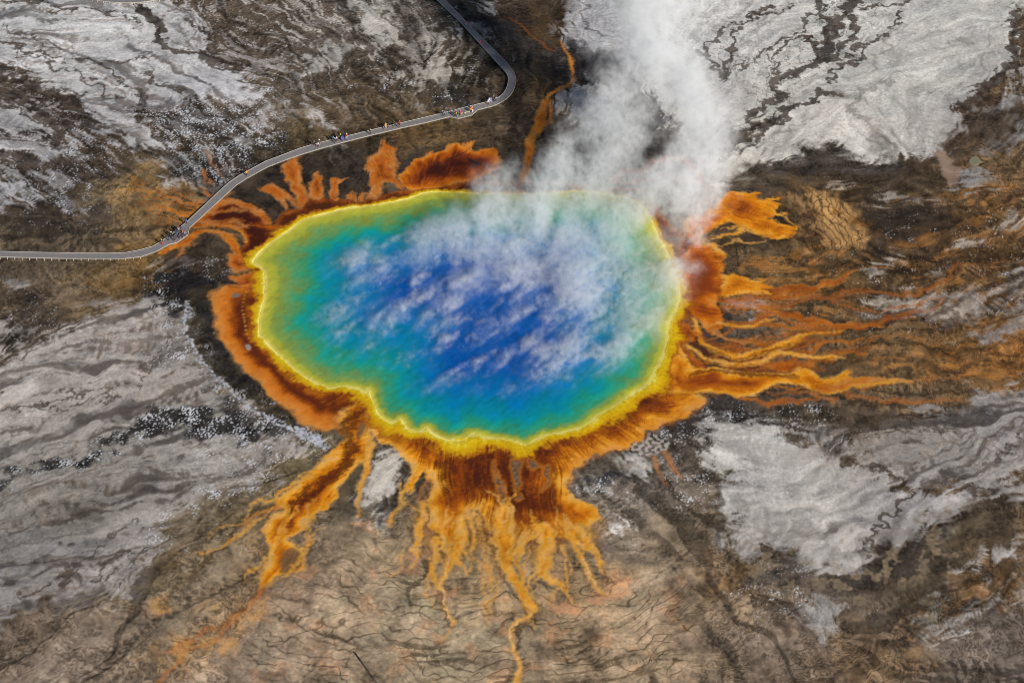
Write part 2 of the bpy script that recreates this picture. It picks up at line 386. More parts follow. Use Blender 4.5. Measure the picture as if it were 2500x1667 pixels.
# streamlines: shallow drains traced down the flow
def streams(seeds, length, w0, w1, seed, step=1.5):
    r = np.random.RandomState(seed); n = int(length / step)
    p = seeds.astype(np.float32).copy(); out = [p.copy()]
    for _ in range(n):
        a = .35 * noise(p[:, 0], p[:, 1], 7.0, seed)
        vx, vy = near(FLX, p[:, 0], p[:, 1]), near(FLY, p[:, 0], p[:, 1])
        p = p + step * np.stack([vx * np.cos(a) - vy * np.sin(a), vx * np.sin(a) + vy * np.cos(a)], -1); out.append(p.copy())
    T = np.stack(out, 1); acc = np.full(CXX.shape, -3.0, np.float32)
    for q in T:
        m_ = int(n * r.uniform(.4, 1)) + 1; wd = r.uniform(w0, w1) * np.sin(np.linspace(.15, 3.0, m_)) ** .7
        i0, i1, j0, j1 = crop(q[:m_], 3.0)
        if i1 - i0 < 2 or j1 - j0 < 2: continue
        px, py = CXX[j0:j1, i0:i1], CYY[j0:j1, i0:i1]; d = acc[j0:j1, i0:i1]
        for k in range(1, m_):
            a, b = q[k - 1], q[k]
            u0, u1 = int((min(a[0], b[0]) - 3 - CX[0]) / CR) - i0, int((max(a[0], b[0]) + 3 - CX[0]) / CR) - i0 + 1
            v0, v1 = int((min(a[1], b[1]) - 3 - CY[0]) / CR) - j0, int((max(a[1], b[1]) + 3 - CY[0]) / CR) - j0 + 1
            u0, v0 = max(u0, 0), max(v0, 0)
            if u1 <= u0 or v1 <= v0: continue
            s_ = np.s_[v0:v1, u0:u1]; dd_, _t = _seg(px[s_], py[s_], a, b); d[s_] = np.maximum(d[s_], wd[k - 1] / 2 - dd_)
    return acc
_r = np.random.RandomState(11)
def seedbox(n, u0, u1, v0, v1):
    g_ = ground(_r.uniform(u0, u1, n), _r.uniform(v0, v1, n)); return g_[up(PC, g_[:, 0], g_[:, 1]) < -6]
SD1 = D(streams(seedbox(150, 0, 2500, 0, 1667), 60, .5, 1.3, 3), .6, .2)
SD2 = D(streams(seedbox(110, 0, 2500, 0, 1667), 34, .3, .8, 4), .6, .2)
SDR = D(streams(np.concatenate([seedbox(60, 1720, 2500, 430, 930), seedbox(16, 1850, 2500, 1300, 1667)]), 80, .6, 2.0, 5), .6, .3)
SDG = D(streams(seedbox(44, 1750, 2450, 470, 930), 60, .8, 2.6, 6), .6, .3)
drain = np.clip(np.maximum(ss(-.45, .35, SD1 + .15 * NF), .8 * ss(-.4, .3, SD2 + .15 * NF)), 0, 1)
drain = np.maximum(drain * .75, ss(-.7, .4, SDR + .2 * NF + .2 * stFine))
vein = np.clip(np.maximum(np.maximum(.45 * vn, .35 * vn2), drain), 0, 1)
VC = ramp(ss(-1, 1, NM), [(0, (62, 52, 46)), (1, (98, 86, 76))])

def sinter(d, soft=.8, veins=1.0, bright=1.0, st=1.0):
    m = ss(-3.0 * soft, 2.4 * soft, d + .35 * stFine + .9 * NM + 1.25 * stMid + .15 * NF)
    c = (paleA + (paleC - paleA) * st) * bright
    c = c + (VC - c) * (vein * veins * .88)[..., None]
    mix(m, c)
    HGT[...] += m * (.16 - .12 * vein * veins)

def specks(m, thr=1.0, rgb=(196, 197, 200), k=1.0, h=.06):
    s = .9 * ss(thr + .2, thr + .75, SPK + .15 * stFine) * np.clip(m, 0, 1) * k
    mix(s, lin(*rgb)); HGT[...] += h * s

# mottled grey-brown with pale streaks north of the boardwalk
mix(drain * .62 * (1 - bigz * .6), COL * .34 + lin(44, 34, 27) * .28)
mix(ss(-1.2, .5, SDG + .3 * stFine + .3 * NM) * .55 * (1 - drain), lin(160, 112, 58) * (1 + .2 * stFine + .15 * NM)[..., None].clip(.4, 1.7))
mot = ss(-10, 10, poly('s -30,-60 1080,-60 1130,60 1200,150 1150,240 900,250 640,290 600,400 480,470 330,390 100,420 -60,460', 2.5))
mot2 = ss(.15, 1.0, .7 * stMid + .5 * NB + .45 * NM + .2 * NF)
c = paleC * .92; c = c + (VC - c) * (vein * .8)[..., None]
mix(mot * mot2 * .85, c); HGT += .08 * mot * mot2
specks(mot * ss(-.2, .8, NM), 1.25, (190, 190, 192), .8)

A_POLY = [('h -200,-150 1000,-80 1250,50 1480,150 1500,330 1520,400 1700,510 1830,640 1850,720 1760,740 1650,740 1400,680 1250,760 1060,780 930,790 1000,880 1120,1000 1210,1030 1000,1060 860,970 760,920 620,790 560,700 400,640 260,560 100,460 -200,440', 1.0, 1.0),
 ('h -100,760 150,770 280,850 380,930 180,960 0,900 -120,900', .9, .7), ('h -100,950 150,980 450,1060 600,1090 380,1150 0,1080 -100,1080', .9, .8),
 ('h 100,1200 300,1240 480,1330 380,1350 200,1290', .95, .3), ('h 330,1225 430,1240 530,1310 500,1340', .95, .2), ('h -60,1230 80,1260 200,1360 330,1450 560,1510 400,1480 250,1430 -40,1330', .95, .3),
 ('h -60,1370 60,1440 0,1500 -60,1500', .95, .3), ('h 380,1360 520,1440 560,1500 450,1480', .9, .3),
 ('h 640,920 720,930 750,960 660,945', .95, 0), ('h 1230,1280 1330,1290 1380,1330 1260,1340', 1.05, .2), ('h 1140,1140 1210,1160 1280,1210 1200,1200', 1.0, .2),
 ('h 1650,980 1720,930 1790,970 1760,1040 1680,1020', 1.0, .6), ('h 1450,1080 1520,1070 1560,1120 1500,1160', 1.0, .5), ('h 1860,810 1930,860 1880,900 1850,860', 1.05, .3),
 ('h 1780,830 1890,930 1870,960 1800,900', 1.05, .3),
 ('i 520,40 580,20 640,90 640,150 740,300 700,350 640,310 580,270 500,180', 1.02, .1), ('i 650,-40 720,-40 800,200 780,250 720,150', .95, .3), ('i 980,170 1060,200 1090,280 1060,370 1010,380 1040,290', .95, .4),
 ('i 1010,440 1100,430 1250,550 1180,550 1100,610 980,550', 1.02, .5), ('i 880,330 960,290 1000,330 960,430 900,440', .88, .6), ('i 840,490 880,560 850,575', 1.1, 0), ('i 160,400 230,400 260,500 200,490', .95, .5),
 ('i 300,330 400,300 420,380 330,440', .85, .6), ('i 1400,10 1450,30 1510,90 1480,95 1430,60', .95, .2), ('i 1310,180 1370,170 1440,220 1390,250', .8, .3),
 ('i 175,835 240,820 330,870 380,935 350,930 270,880', 1.12, 0), ('i 340,1060 400,1050 400,1100 350,1120', .95, 0),
 ('i 2000,60 2060,-60 2500,-60 2500,420 2380,470 2250,380 2100,360 1950,280 1990,180', .95, 1.0),
 ('i 2050,620 2150,560 2300,640 2350,800 2200,900 2000,800 1980,720', .9, .9),
 ('j -400,-150 2352,-150 2330,60 2250,170 2290,330 2280,440 2190,520 2050,620 1930,700 1880,780 1910,850 1870,960 1760,1050 1690,1140 1500,1100 1470,1140 1250,1160 1080,1100 960,1030 830,1030 780,1080 700,1140 520,1150 400,1190 330,1280 150,1290 20,1200 '
  '100,1160 250,1130 390,1020 500,900 480,830 380,860 330,900 150,900 -100,900 -560,300', 1.0, .55),
 ('j 2352,-150 2500,-150 2500,60 2400,100', .95, .4), ('j 2050,800 2200,720 2420,560 2500,560 2500,640 2300,740 2150,800', .8, .9), ('j 2270,940 2352,850 2500,830 2500,1000 2320,1010', .85, .7),
 ('j 2250,560 2352,480 2500,440 2500,520 2352,560', .8, .8), ('j 2090,1080 2140,1010 2220,990 2230,1060', .85, .8),
 ('k -120,950 0,840 150,740 400,640 560,540 700,450 920,420 1020,395 1180,420 1340,500 1340,600 1410,790 1550,950 1700,1090 1880,1210 2100,1330 2250,1440 2000,1520 '
  'l 1900,150 1750,230 1280,340 1240,540 1130,640 1000,850 850,940 600,990 130,1020 60,1060 -120,1060', 1.0, .8),
 ('k 1170,140 1240,100 1370,95 1340,150 1250,165 1165,165', 1.05, 0), ('k -60,560 60,550 170,590 120,640 -60,640', .9, .8), ('k -60,740 120,735 60,780 -60,790', .95, .3),
 ('b 1530,1250 1590,1200 1680,1250 1730,1290 1710,1390 1680,1480 1600,1540 1500,1567 1440,1500 1470,1420 1540,1330', 1.06, .1),
 ('e 1150,360 1240,330 1300,400 1290,460 1230,440', 1.1, 0), ('c 1220,1220 1290,1180 1430,1310 1400,1350 1280,1290', 1.12, 0), ('c 930,1430 1010,1390 1170,1420 1130,1455', 1.12, .3),
 ('f 1450,440 1500,420 1540,450 1510,480', 1.15, 0),
 ('m 60,500 200,470 350,510 560,550 700,640 860,720 1060,790 1230,850 1370,890 1420,980 1510,1030 1700,1010 1900,1010 2060,1050 1880,1190 1700,1250 1500,1370 1230,1480 1100,1560 '
  'n 970,760 860,740 650,650 500,590 400,650 290,620 230,540 210,400 180,250 200,100 m 190,960 230,830 100,850 80,650', 1.0, .35),
 ('m 1440,520 1600,545 1850,430 2000,320 2200,330 2400,250 2400,860 2200,930 2280,1070 2100,1050 1850,980 1500,980 1370,890 1050,780 860,690 720,570 900,560 1200,640', .93, .9),
 ('m 2200,930 2400,1000 2420,1090 2280,1060', .9, .5), ('m 1570,440 1690,430 1780,455 1700,485', .95, .1),
 ('g 1180,1062 1500,1050 1800,990 2050,990 2180,900 2240,780 2400,650 2400,830 2200,980 2050,1060 1800,1125 1650,1100 1350,1108', .95, .9), ('g 1560,1000 1750,930 1990,880 1950,960 1700,1000', .95, .3),
 ('g 1250,1000 1330,970 1500,968 1480,1000', 1.0, 0), ('g 1950,1240 2150,1170 2400,1060 2400,1150 2150,1270 2000,1285', .95, .6), ('g 2230,1060 2300,980 2400,950 2400,1010', .9, .3),
 ('g 260,1010 330,985 440,1030 420,1045', 1.0, 0), ('g 2120,460 2200,420 2352,370 2300,420 2200,455', .85, .2), ('g 1880,100 2000,60 2110,90 2050,170 1940,190', .75, .8), ('g 960,150 1080,145 1060,165', 1.05, 0),
 ('g 1360,240 1480,235 1430,250', 1.05, 0), ('g 1600,260 1690,255 1650,278', 1.05, 0), ('g 1200,740 1290,750 1240,765', 1.0, 0), ('g 1340,715 1410,700 1400,720', 1.0, 0), ('g 1660,780 1780,740 1720,770', 1.0, 0), ('g 1900,575 2020,550 1950,580', 1.0, 0),
 ('n 1640,1130 1800,1100 2020,1070 1940,1120 1800,1160 1660,1170', .95, .4), ('n 1700,1210 1840,1200 1830,1240 1730,1270', .9, .4), ('n 1890,760 2010,735 1940,770', 1.0, 0), ('n 2110,650 2220,600 2290,600 2180,650', .95, 0),
 ('n 2190,950 2250,870 2400,850 2400,930 2260,990', .85, .6), ('n 2060,1040 2150,1000 2130,1040', .9, .3), ('n 1660,970 1780,915 1720,960', .95, .2), ('n 770,1050 900,1010 1050,1060 1000,1150 930,1220 830,1140', .8, .9),
 ('k 60,260 150,255 120,275', 1.0, 0)]
for t, br, ve in A_POLY:
    st = .38 if t.startswith('j -400') else .5 if t.startswith('m 60') else 1.0 if len(t) > 120 else .6
    sinter(poly(t, .8, .3), .8, ve, br, st)

# dark smudges in the south-western sinter
for t, k in [('l 0,800 120,830 190,720 330,690 420,640 380,700 230,770 180,850 0,850', .75), ('l 0,560 200,530 420,450 640,430 560,460 330,500 100,570', .5), ('l 560,330 650,310 690,360 620,420 580,400', .55),
             ('l 700,220 900,170 1100,140 1450,150 1200,190 900,230', .45), ('l 650,250 900,240 850,320 650,380 400,400', .3), ('k 560,600 760,570 830,590 700,620', .45), ('k 760,1010 900,990 900,1020', .5),
             ('m 2150,720 2250,700 2340,590 2290,720 2220,745', .8), ('m 1740,930 1850,935 1840,955', .6), ('m 1840,995 1980,1000 2110,1045 2000,1045', .7), ('m 2020,420 2120,430 2060,455', .7), ('m 1680,580 1850,540 1800,560', .5),
             ('h 1080,360 1180,380 1270,450 1200,430', .6), ('m 930,1260 1000,1250 990,1300 940,1300', .75), ('m 945,1335 1035,1310 1000,1350 950,1370', .75), ('m 290,1120 400,1080 420,1120 330,1160', .5),
             ('j 960,660 1100,650 1150,690 1000,720', .65), ('j 1140,630 1220,690 1250,725 1180,690', .7), ('j 1230,990 1300,970 1370,1040 1300,1090 1240,1100', .55), ('j 1410,905 1470,950 1480,1060 1440,1010', .65), ('j 1050,960 1150,990 1120,1060', .35)]:
    m = ss(-1.6, 1.2, poly(t, 1.0, .3) + .4 * NM) * k
    mix(m, COL * .30 + lin(70, 62, 56) * .25)

# channels that braid across the sinter
CH = ['j 1200,-40,75 1080,60,70 1020,130,60 980,240,50 920,380,85 830,470,75 700,530,60 560,600,75 560,700,60 430,800,60 380,880,40', 'j 930,-40,40 870,80,40 800,160,26 700,240,20 590,290,24 520,350,20 420,420,16 330,490,18',
 'j 1490,10,14 1330,30,24 1180,60,26', 'j 575,520,18 600,400,18 660,310,26 780,260,30 830,330,30 880,400,40', 'j 500,350,14 545,430,14 520,500,12 500,560,14', 'j 520,40,30 420,120,36 250,190,22 140,250,24 70,380,34 120,500,30 200,570,20',
 'j 300,200,20 260,380,34 210,480,44 170,580,24', 'j 1470,90,50 1430,170,20 1350,270,22 1200,320,24 1150,400,34 1010,500,34 950,600,24', 'j 930,80,40 960,180,50 930,280,40 880,300,30', 'j 780,250,40 840,330,34 860,420,50', 'j 1120,130,60 1130,240,50 1080,330,40 960,420,50',
 'j 640,30,26 600,90,20 480,100,40 380,100,30', 'j 350,430,12 260,500,16 200,560,30', 'j 400,1020,34 560,880,50 650,790,54 800,740,46 900,680,40 1000,690,44', 'j 2300,90,80 2270,200,50 2300,330,60 2310,430,50 2200,540,60 2050,660,70 1920,760,60',
 'h 1000,40,60 1050,130,40 1130,220,50 1220,340,60 1400,390,50 1520,440,50 1700,510,40', 'h 0,310,24 180,345,30 330,425,26 560,425,24 680,450,24 780,510,30 880,600,24 980,660,24 1050,760,24', 'h 0,170,12 200,260,16 330,330,14 400,375,12',
 'h 130,370,14 300,450,20 480,490,16 620,560,20 720,620,24 820,720,24', 'h 700,430,14 830,430,14 1000,440,14 1060,510,16 1180,620,30 1300,680,30', 'h 0,660,70 150,720,70 280,800,70 350,880,60 480,920,50 620,880,34 760,910,30', 'h 0,500,50 120,560,50 280,640,44 420,700,50 560,760,44 640,840,40',
 'h 540,670,26 580,740,26 640,820,26 700,880,22', 'h 0,690,40 100,760,20 200,860,18 330,880,22', 'h 0,960,16 200,1010,16 450,1070,20 560,1110,24', 'h 0,1100,60 200,1180,60 430,1200,60 700,1260,80', 'h 360,90,20 600,65,24 760,80,18 900,130,18 985,190,12',
 'h 0,20,24 250,15,26 420,50,24 560,60,20', 'h 1030,50,50 1100,150,46 1160,250,40', 'h 1330,150,20 1480,240,40 1530,380,40', 'h 180,1290,40 300,1330,26 450,1380,24 520,1400,20',
 'k 0,1140,14 120,1165,22 280,1140,30 400,1080,16 600,1050,14 850,1050,16', 'k 250,1180,20 450,1160,30 600,1110,20 880,1090,14', 'k 980,1010,18 1040,890,14 1180,730,12 1200,600,10 1210,500,10', 'k 0,900,8 150,760,8 330,690,10 560,540,12',
 'l 60,1050,14 160,960,14 300,890,16 450,780,14 620,680,14 740,590,14 860,490,12 1000,420,10', 'l 720,710,16 880,660,22 960,620,22 1060,570,22 1100,510,12', 'l 300,870,20 400,800,14 560,740,14', 'l 540,890,16 560,790,14 640,720,14 760,700,14', 'l 660,890,24 700,800,20 760,720,14', 'l 800,850,18 870,760,14 930,680,14 980,640,12', 'l 900,830,22 940,740,18 990,630,12', 'l 1030,770,16 1050,690,16 1110,640,12',
 'm 1440,540,14 1560,590,10 1700,600,12 1900,540,8 2150,440,10 2400,390,8', 'm 1050,780,30 1230,830,24 1370,880,20 1440,960,16', 'm 1220,1440,24 1300,1310,30 1400,1190,40 1500,1090,40 1560,1040,30', 'm 1850,1000,20 1960,1010,30 2100,1050,24']
for t in CH:
    P_, w_ = smooth_line(*W(t), n=4)
    d = D(sdf_line(P_, w_ * 1.25), .9, .5)
    m = ss(-.45, .30, d + .22 * NM + .12 * stFine)
    mix(m * .90, VC * (.80 + .2 * stFine[..., None].clip(-1, 1))); HGT -= .14 * m; GLS += .5 * m
# main braided swarm in the northern sinter
br = ss(-10, 8, poly('j 850,-80 1250,-80 1300,120 1150,350 1000,480 800,620 560,760 380,800 420,560 700,300 860,150', 1.5))
bv = np.exp(-((fbm(X, Y, 7.5, 3, 51) + .5 * stMid) / .22) ** 2)
mix(br * bv * .8, VC); HGT -= .1 * br * bv
br = ss(-12, 8, poly('j 0,150 400,80 420,400 300,580 100,560', 1.5)); mix(br * np.exp(-((fbm(X, Y, 6.5, 3, 52)) / .13) ** 2) * .6, VC)

# ---------------------------------------------------------------- dark wet ground, with the steam's shadow painted in
def dark(txt, rgb, k=.92, soft=2.0, warp=1.0, streak=.3):
    m = ss(-soft, soft, poly(txt, warp, .4) + streak * stFine + .8 * NM) * k
    c = lin(*rgb) * (1 + .30 * NM + .22 * stMid + .12 * NF)[..., None].clip(.3, 2.2)
    mix(m, c); GLS[...] += .7 * m; HGT[...] -= .06 * m
    return m
dark('i 2000,300 2100,300 2250,370 2400,400 2400,480 2250,520 2100,600 2040,560 2060,450', (48, 45, 46), .9)  # shadow left of the steam plume, painted into the ground colour
dark('i 1150,0 1300,60 1400,130 1530,190 1650,250 1800,330 1900,380 1850,400 1680,330 1500,220 1350,140', (58, 52, 50), .8, 3)
dark('i 1900,-60 2060,-60 2000,80 1950,250 1900,300 1850,150', (66, 52, 40), .8, 3)
dark('i 150,100 190,90 250,200 320,250 280,320 200,200', (66, 58, 52), .6, 2)
dark('i 740,0 830,0 900,120 1000,200 960,260 860,180', (64, 58, 54), .6, 3)
dark('i 1120,600 1250,600 1330,680 1300,750 1200,770 1120,730', (52, 48, 48), .75, 3)
dark('h 1180,1100 1350,1150 1500,1200 1640,1280 1500,1370 1400,1330 1240,1220', (44, 42, 43), .8, 2.5)
dark('h 1950,970 2050,950 2060,1050 1960,1050', (40, 38, 38), .8, 2)
dark('h 1500,900 1650,1000 1800,1050 1870,980 1900,1050 1700,1130 1560,1010', (50, 46, 44), .7, 2.5)
dark('h 1100,780 1300,850 1500,830 1700,800 1600,900 1400,960 1250,940', (66, 60, 58), .65, 3)
dark('h 100,1150 600,1150 860,1180 900,1280 600,1330 560,1400 700,1500 600,1567 0,1567 0,1520 500,1500', (66, 55, 46), .55, 4)
dark('a 650,330 760,330 830,390 880,470 760,430 640,400', (62, 52, 42), .85)
dark('a 520,460 640,440 720,490 800,560 870,620 850,700 800,740 720,660 600,590 480,540', (60, 50, 40), .85)
dark('a 1000,260 1180,200 1400,180 1480,230 1430,320 1470,400 1480,480 1400,500 1300,490 1260,540 1180,540 1150,420 1090,330 1000,380', (60, 51, 42), .85)
dark('a 1700,270 1800,200 2000,150 2100,110 2000,190 1850,230 1760,300 1680,390', (56, 50, 46), .8)
dark('a 230,840 330,800 420,820 470,880 540,960 470,960 430,1000 460,1080 600,1180 500,1165 300,1160 200,1200 0,1080 0,950', (62, 52, 42), .85)
dark('k 1180,180 1300,165 1420,200 1600,240 1720,290 1550,280 1430,300 1370,400 1345,480 1230,480 1200,400 1030,370 1080,300 1160,250', (36, 33, 33), .95, 1.5)
dark('k 1370,380 1450,290 1520,300 1500,420 1560,600 1620,760 1760,900 1900,1040 2080,1160 2200,1290 2100,1290 1900,1170 1700,1050 1540,900 1430,770 1355,560', (56, 48, 36), .95, .8, .5, 0)
dark('k 1440,420 1520,440 1560,640 1660,850 1820,1010 1760,1020 1600,860 1500,700 1450,560', (40, 38, 40), .8, 2.5, .6, 0)
dark('k 1560,1100 1700,1120 1900,1230 2150,1340 2050,1370 1850,1340 1600,1180', (42, 38, 36), .85, 1.5)
dark('k 1900,1345 1800,1240 1500,1170 1250,1140 1000,1250 850,1350 700,1440 450,1540 300,1600 500,1600 640,1540 800,1470 950,1380 1200,1350 1400,1380 1600,1390 1750,1400', (44, 40, 38), .95, 1.5)
dark('k 1180,470 1340,500 1340,620 1420,790 1560,960 1450,900 1350,800 1200,850 1100,840 1180,700', (96, 88, 82), .55, 4)
dark('l -40,80 100,70 560,-40 580,20 300,60 120,90 60,150 -40,170', (44, 42, 42), .9, 1.2)
dark('l 1240,390 1300,330 1500,190 1700,180 1850,230 1700,330 1500,420 1380,520 1260,640 1100,760 1010,850 1060,700 1130,640', (108, 94, 76), .75, 3)
dark('d 980,440 1020,330 1100,300 1170,250 1150,180 1250,80 1340,0 1480,60 1600,120 1610,230 1400,280 1330,340 1180,400 1100,450', (74, 66, 60), .7, 3)  # steam shade beside the plume, put in as a darker ground tone
dark('d 1170,180 1230,100 1350,90 1420,170 1400,260 1300,290 1200,280', (90, 76, 56), .7, 2)
dark('d 600,200 700,250 720,400 600,400', (60, 54, 56), .7, 3)
dark('d 1960,400 2100,330 2200,300 2352,270 2352,420 2200,460 2050,490', (84, 74, 62), .7, 3)
dark('g 320,190 380,80 480,20 700,60 900,60 1100,100 1400,100 1700,70 1800,170 1700,260 1400,260 1200,180 900,170 600,170 480,200', (80, 66, 50), .7, 4)
dark('g 1200,400 1300,330 1600,300 1780,330 1900,420 1700,480 1500,560 1250,580', (62, 52, 43), .8, 5)
dark('j 830,1040 1000,1050 1100,1120 1260,1180 1480,1150 1520,1200 1400,1250 1000,1230 700,1240 480,1230 400,1200 700,1150', (72, 64, 58), .8, 2)
dark('j 1900,880 2000,800 2200,760 2352,740 2400,900 2250,960 2200,1100 2000,1050 1850,1180 1750,1130 1880,960', (72, 62, 54), .75, 3)
dark('g 160,950 230,960 210,1100 180,1110', (44, 40, 38), .9, 1.0)
dark('g -20,1130 60,1190 140,1230 240,1290 330,1340 250,1350 120,1330 60,1270', (58, 52, 50), .9, 1.0)
dark('c 1730,770 1850,790 2000,800 2200,930 2352,960 2352,1010 2100,960 1900,900 1780,930 1640,1060 1560,1080 1540,980 1640,1000 1780,900 1820,830', (58, 52, 48), .85, 2)
dark('m 480,360 560,270 680,260 790,330 870,390 1200,450 1440,520 1200,560 900,540 700,500 560,450', (84, 72, 58), .8, 4)
dark('m 150,870 190,960 170,1100 200,1300 230,1500 180,1400 130,1100 100,930', (92, 80, 62), .8, 2)
dark('n 230,560 300,640 420,660 520,600 680,670 860,750 980,780 1210,700 1230,650 1400,560 1620,420 1880,330 2060,240 2200,250 2180,400 1850,500 1850,700 1500,900 1300,960 900,870 700,900 500,850 330,820', (66, 58, 52), .72, 4)
dark('n 1850,380 2100,300 2200,450 2000,650 1850,750 1560,980 1300,960 1500,850 1830,640', (82, 71, 56), .8, 5)
dark('c 860,1360 1000,1220 1150,1180 1250,1180 1230,1240 1290,1300 1240,1380 1130,1460 980,1460 900,1420', (96, 86, 74), .7, 2)
dark('c 990,1390 1110,1340 1250,1370 1180,1420 1060,1400', (48, 46, 48), .85, 1.0)
dark('e 1160,330 1380,170 1400,260 1330,400 1290,470 1270,400', (60, 52, 46), .85, 1.5)
dark('e 1020,350 1070,260 1100,430 1040,470', (78, 68, 56), .7, 3)
# cells of clay in the rough ground to the south-east
cl = ss(-6, 6, poly('n 250,600 500,600 900,760 1300,640 1850,350 1900,650 1500,900 1300,960 800,900 500,860 300,760', 1.5)) * ss(.2, .9, fbm(X, Y, 7.0, 3, 61))
mix(cl * .75, lin(138, 120, 96) * (1 + .12 * NF)[..., None]); 
# pink clay and grey bank by the little pool to the north-east
m = ss(-.8, .8, poly('j 1700,1120 1760,1090 1850,1160 1930,1230 1860,1330 1780,1280', .7)); mix(m * .9, lin(142, 120, 103) * (1 + .08 * NM)[..., None])

for t, k in [('g 560,620,30 800,720,50 1000,742,50 1200,745,40 1300,800,44 1450,800,50 1600,705,50 1720,620,50 1830,540,60 1950,460,50 2100,400,40', .8), ('g 480,945,20 700,930,22 900,920,20 1180,915,24 1300,950,26 1450,912,24 1700,800,24 1900,745,26 2100,645,24 2400,530,22', .85),
             ('g 560,1110,20 700,1045,24 900,1000,20 1000,1020,30 1150,1085,40 1350,1118,26 1650,1125,30 1800,1140,40 2050,1075,34 2200,1000,30 2400,850,30', .8), ('g 1060,1440,40 1180,1330,44 1290,1285,40 1500,1300,40 1700,1330,36 1850,1345,26 2090,1345,22 2200,1280,24 2400,1225,20', .85),
             ('g 1180,1210,40 1320,1130,46 1500,1120,40', .6), ('g 1200,380,60 1300,420,60 1500,430,70 1750,430,60', .55), ('g 760,880,30 1000,800,20 1150,800,26 1300,850,30', .5), ('g 1850,1000,26 2000,930,26 2200,860,30 2240,760,26 2400,640,26', .6), ('g 1900,1250,30 2100,1150,40 2400,1010,40', .5),
             ('g 850,160,30 1100,150,24 1250,130,26 1400,100,24', .6), ('g 300,560,24 500,560,30 640,600,30 760,660,30', .6), ('g 620,880,16 800,900,20 1000,880,16', .5),
             ('n 250,700,30 300,850,30 450,930,26 600,1010,30 760,1080,24', .6), ('n 0,380,30 100,470,30 200,560,30 230,640,24', .6), ('n 1580,1040,30 1760,940,30 2000,850,30 2200,760,26 2400,700,26', .7), ('n 1600,1130,24 1800,1090,20 2050,1040,20 2200,900,30 2400,830,24', .7),
             ('n 1150,1500,60 1220,1350,60 1300,1280,50 1450,1360,40 1550,1480,40', .5), ('n 1480,1000,60 1560,1130,60 1640,1300,40 1660,1450,30', .6), ('f 1560,1440,30 1680,1300,34 1800,1160,40 1960,960,50 2000,900,50', .6), ('f 1600,1560,30 1800,1330,40 1950,1180,40 2100,1000,50 2180,850,50', .55), ('f 2120,100,50 2220,220,40 2260,480,40 2290,700,40', .6),
             ('e 820,700,40 1000,690,50 1150,720,30 1230,760,24', .6), ('e 860,720,50 950,840,40 1100,980,26 1250,1060,20', .55), ('e 700,1000,40 800,1080,50 900,1160,40 1050,1230,30 1200,1330,40', .5), ('e 1110,1250,30 1200,1330,40 1400,1370,26 1700,1400,16', .6),
             ('l 0,1080,50 130,1030,40 300,1020,40 600,1000,44 850,950,40', .6), ('l 1000,870,60 1140,780,60 1300,640,50 1450,520,40', .5), ('l 1250,1080,40 1350,1140,50 1500,1160,40', .5), ('k 0,680,60 160,640,60 400,560,60 560,500,60 700,420,60 900,350,50 1040,290,50', .55), ('k 0,240,40 130,250,40', .7), ('k 0,520,40 150,545,30', .7)]:
    m = ss(-1.6, .7, line(t, 1.0, .4) + .35 * NM + .25 * stFine) * k
    mix(m, COL * .36 + lin(40, 33, 28) * .30); HGT -= .1 * m
# ---------------------------------------------------------------- pale specks of broken crust
def spk(txt, thr, soft=3.0, rgb=(196, 197, 200), k=1.0):
    specks(ss(-soft, soft, poly(txt, 1.5, .4)), thr, rgb, k)
spk('k 1900,1345 1800,1240 1500,1170 1250,1140 1000,1250 850,1350 700,1440 450,1540 300,1600 640,1540 800,1470 950,1380 1200,1350 1400,1380 1750,1400', .45, 2)
spk('l -40,80 100,70 560,-40 580,20 300,60 120,90 60,150 -40,170', .6, 1.5)
spk('k 1160,420 1340,440 1330,620 1410,790 1560,950 1900,1200 1800,1230 1500,1000 1350,850 1150,860 1100,840 1180,700', .7, 4)
spk('k 1030,350 1150,200 1180,190 1200,400 1340,400 1360,480 1200,480', .95, 2)
spk('k 1560,1080 1700,1090 2050,1290 2200,1360 2150,1400 1900,1300 1700,1180', .85, 2)
spk('k 1240,180 1550,60 1640,150 1600,240 1400,200', .9, 3, (170, 168, 166), .8)
spk('h 1050,780 1850,700 1950,860 2060,960 2040,1050 1900,1060 1640,1290 1480,1300 1200,1080 1100,900', .62, 5)
spk('h 1850,550 1930,600 1920,720 1850,720', .9, 2)
spk('h 560,980 800,1070 860,1110 760,1230 480,1250 400,1150', 1.0, 4, (185, 187, 192), .9)
spk('h 300,1250 540,1320 600,1480 500,1520 300,1420', .95, 3)
spk('i 1100,640 1240,700 1260,760 1130,770', 1.0, 2); spk('i 700,520 920,560 900,640 700,620', 1.3, 4)
spk('c 1540,1100 1650,1000 1850,880 1950,840 2200,930 2352,960 2352,1000 1950,930 1700,1100 1600,1250 1700,1400 1850,1480 1750,1500 1600,1350', .8, 2.5)
spk('m 640,440 960,480 1000,540 700,520', .9, 3); spk('m 700,570 1300,640 1300,760 900,700', 1.1, 5, (180, 176, 174), .8)
spk('l 1000,420 1300,330 1500,100 2100,-60 2000,60 1750,240 1280,420 1240,560 1100,650', .95, 4)
spk('f 1190,140 1450,60 1440,180 1260,190', 1.0, 2); spk('f 1850,230 2200,60 2220,220 1960,300', 1.0, 4)
spk('n 380,850 700,940 700,1040 560,1110 330,900', 1.15, 3); spk('n 400,600 800,700 800,850 560,800', 1.05, 4, (170, 168, 168), .8)
spk('g 0,950 2400,100 2400,1000 600,1300 300,1000', 1.9, 8, (190, 190, 195), .8)
spk('h 0,900 600,900 700,1567 0,1567', 1.6, 8, (190, 192, 198), .8)
spk('s 0,700 160,740 120,860 0,880', 1.6, 5, (180, 180, 184), .8)
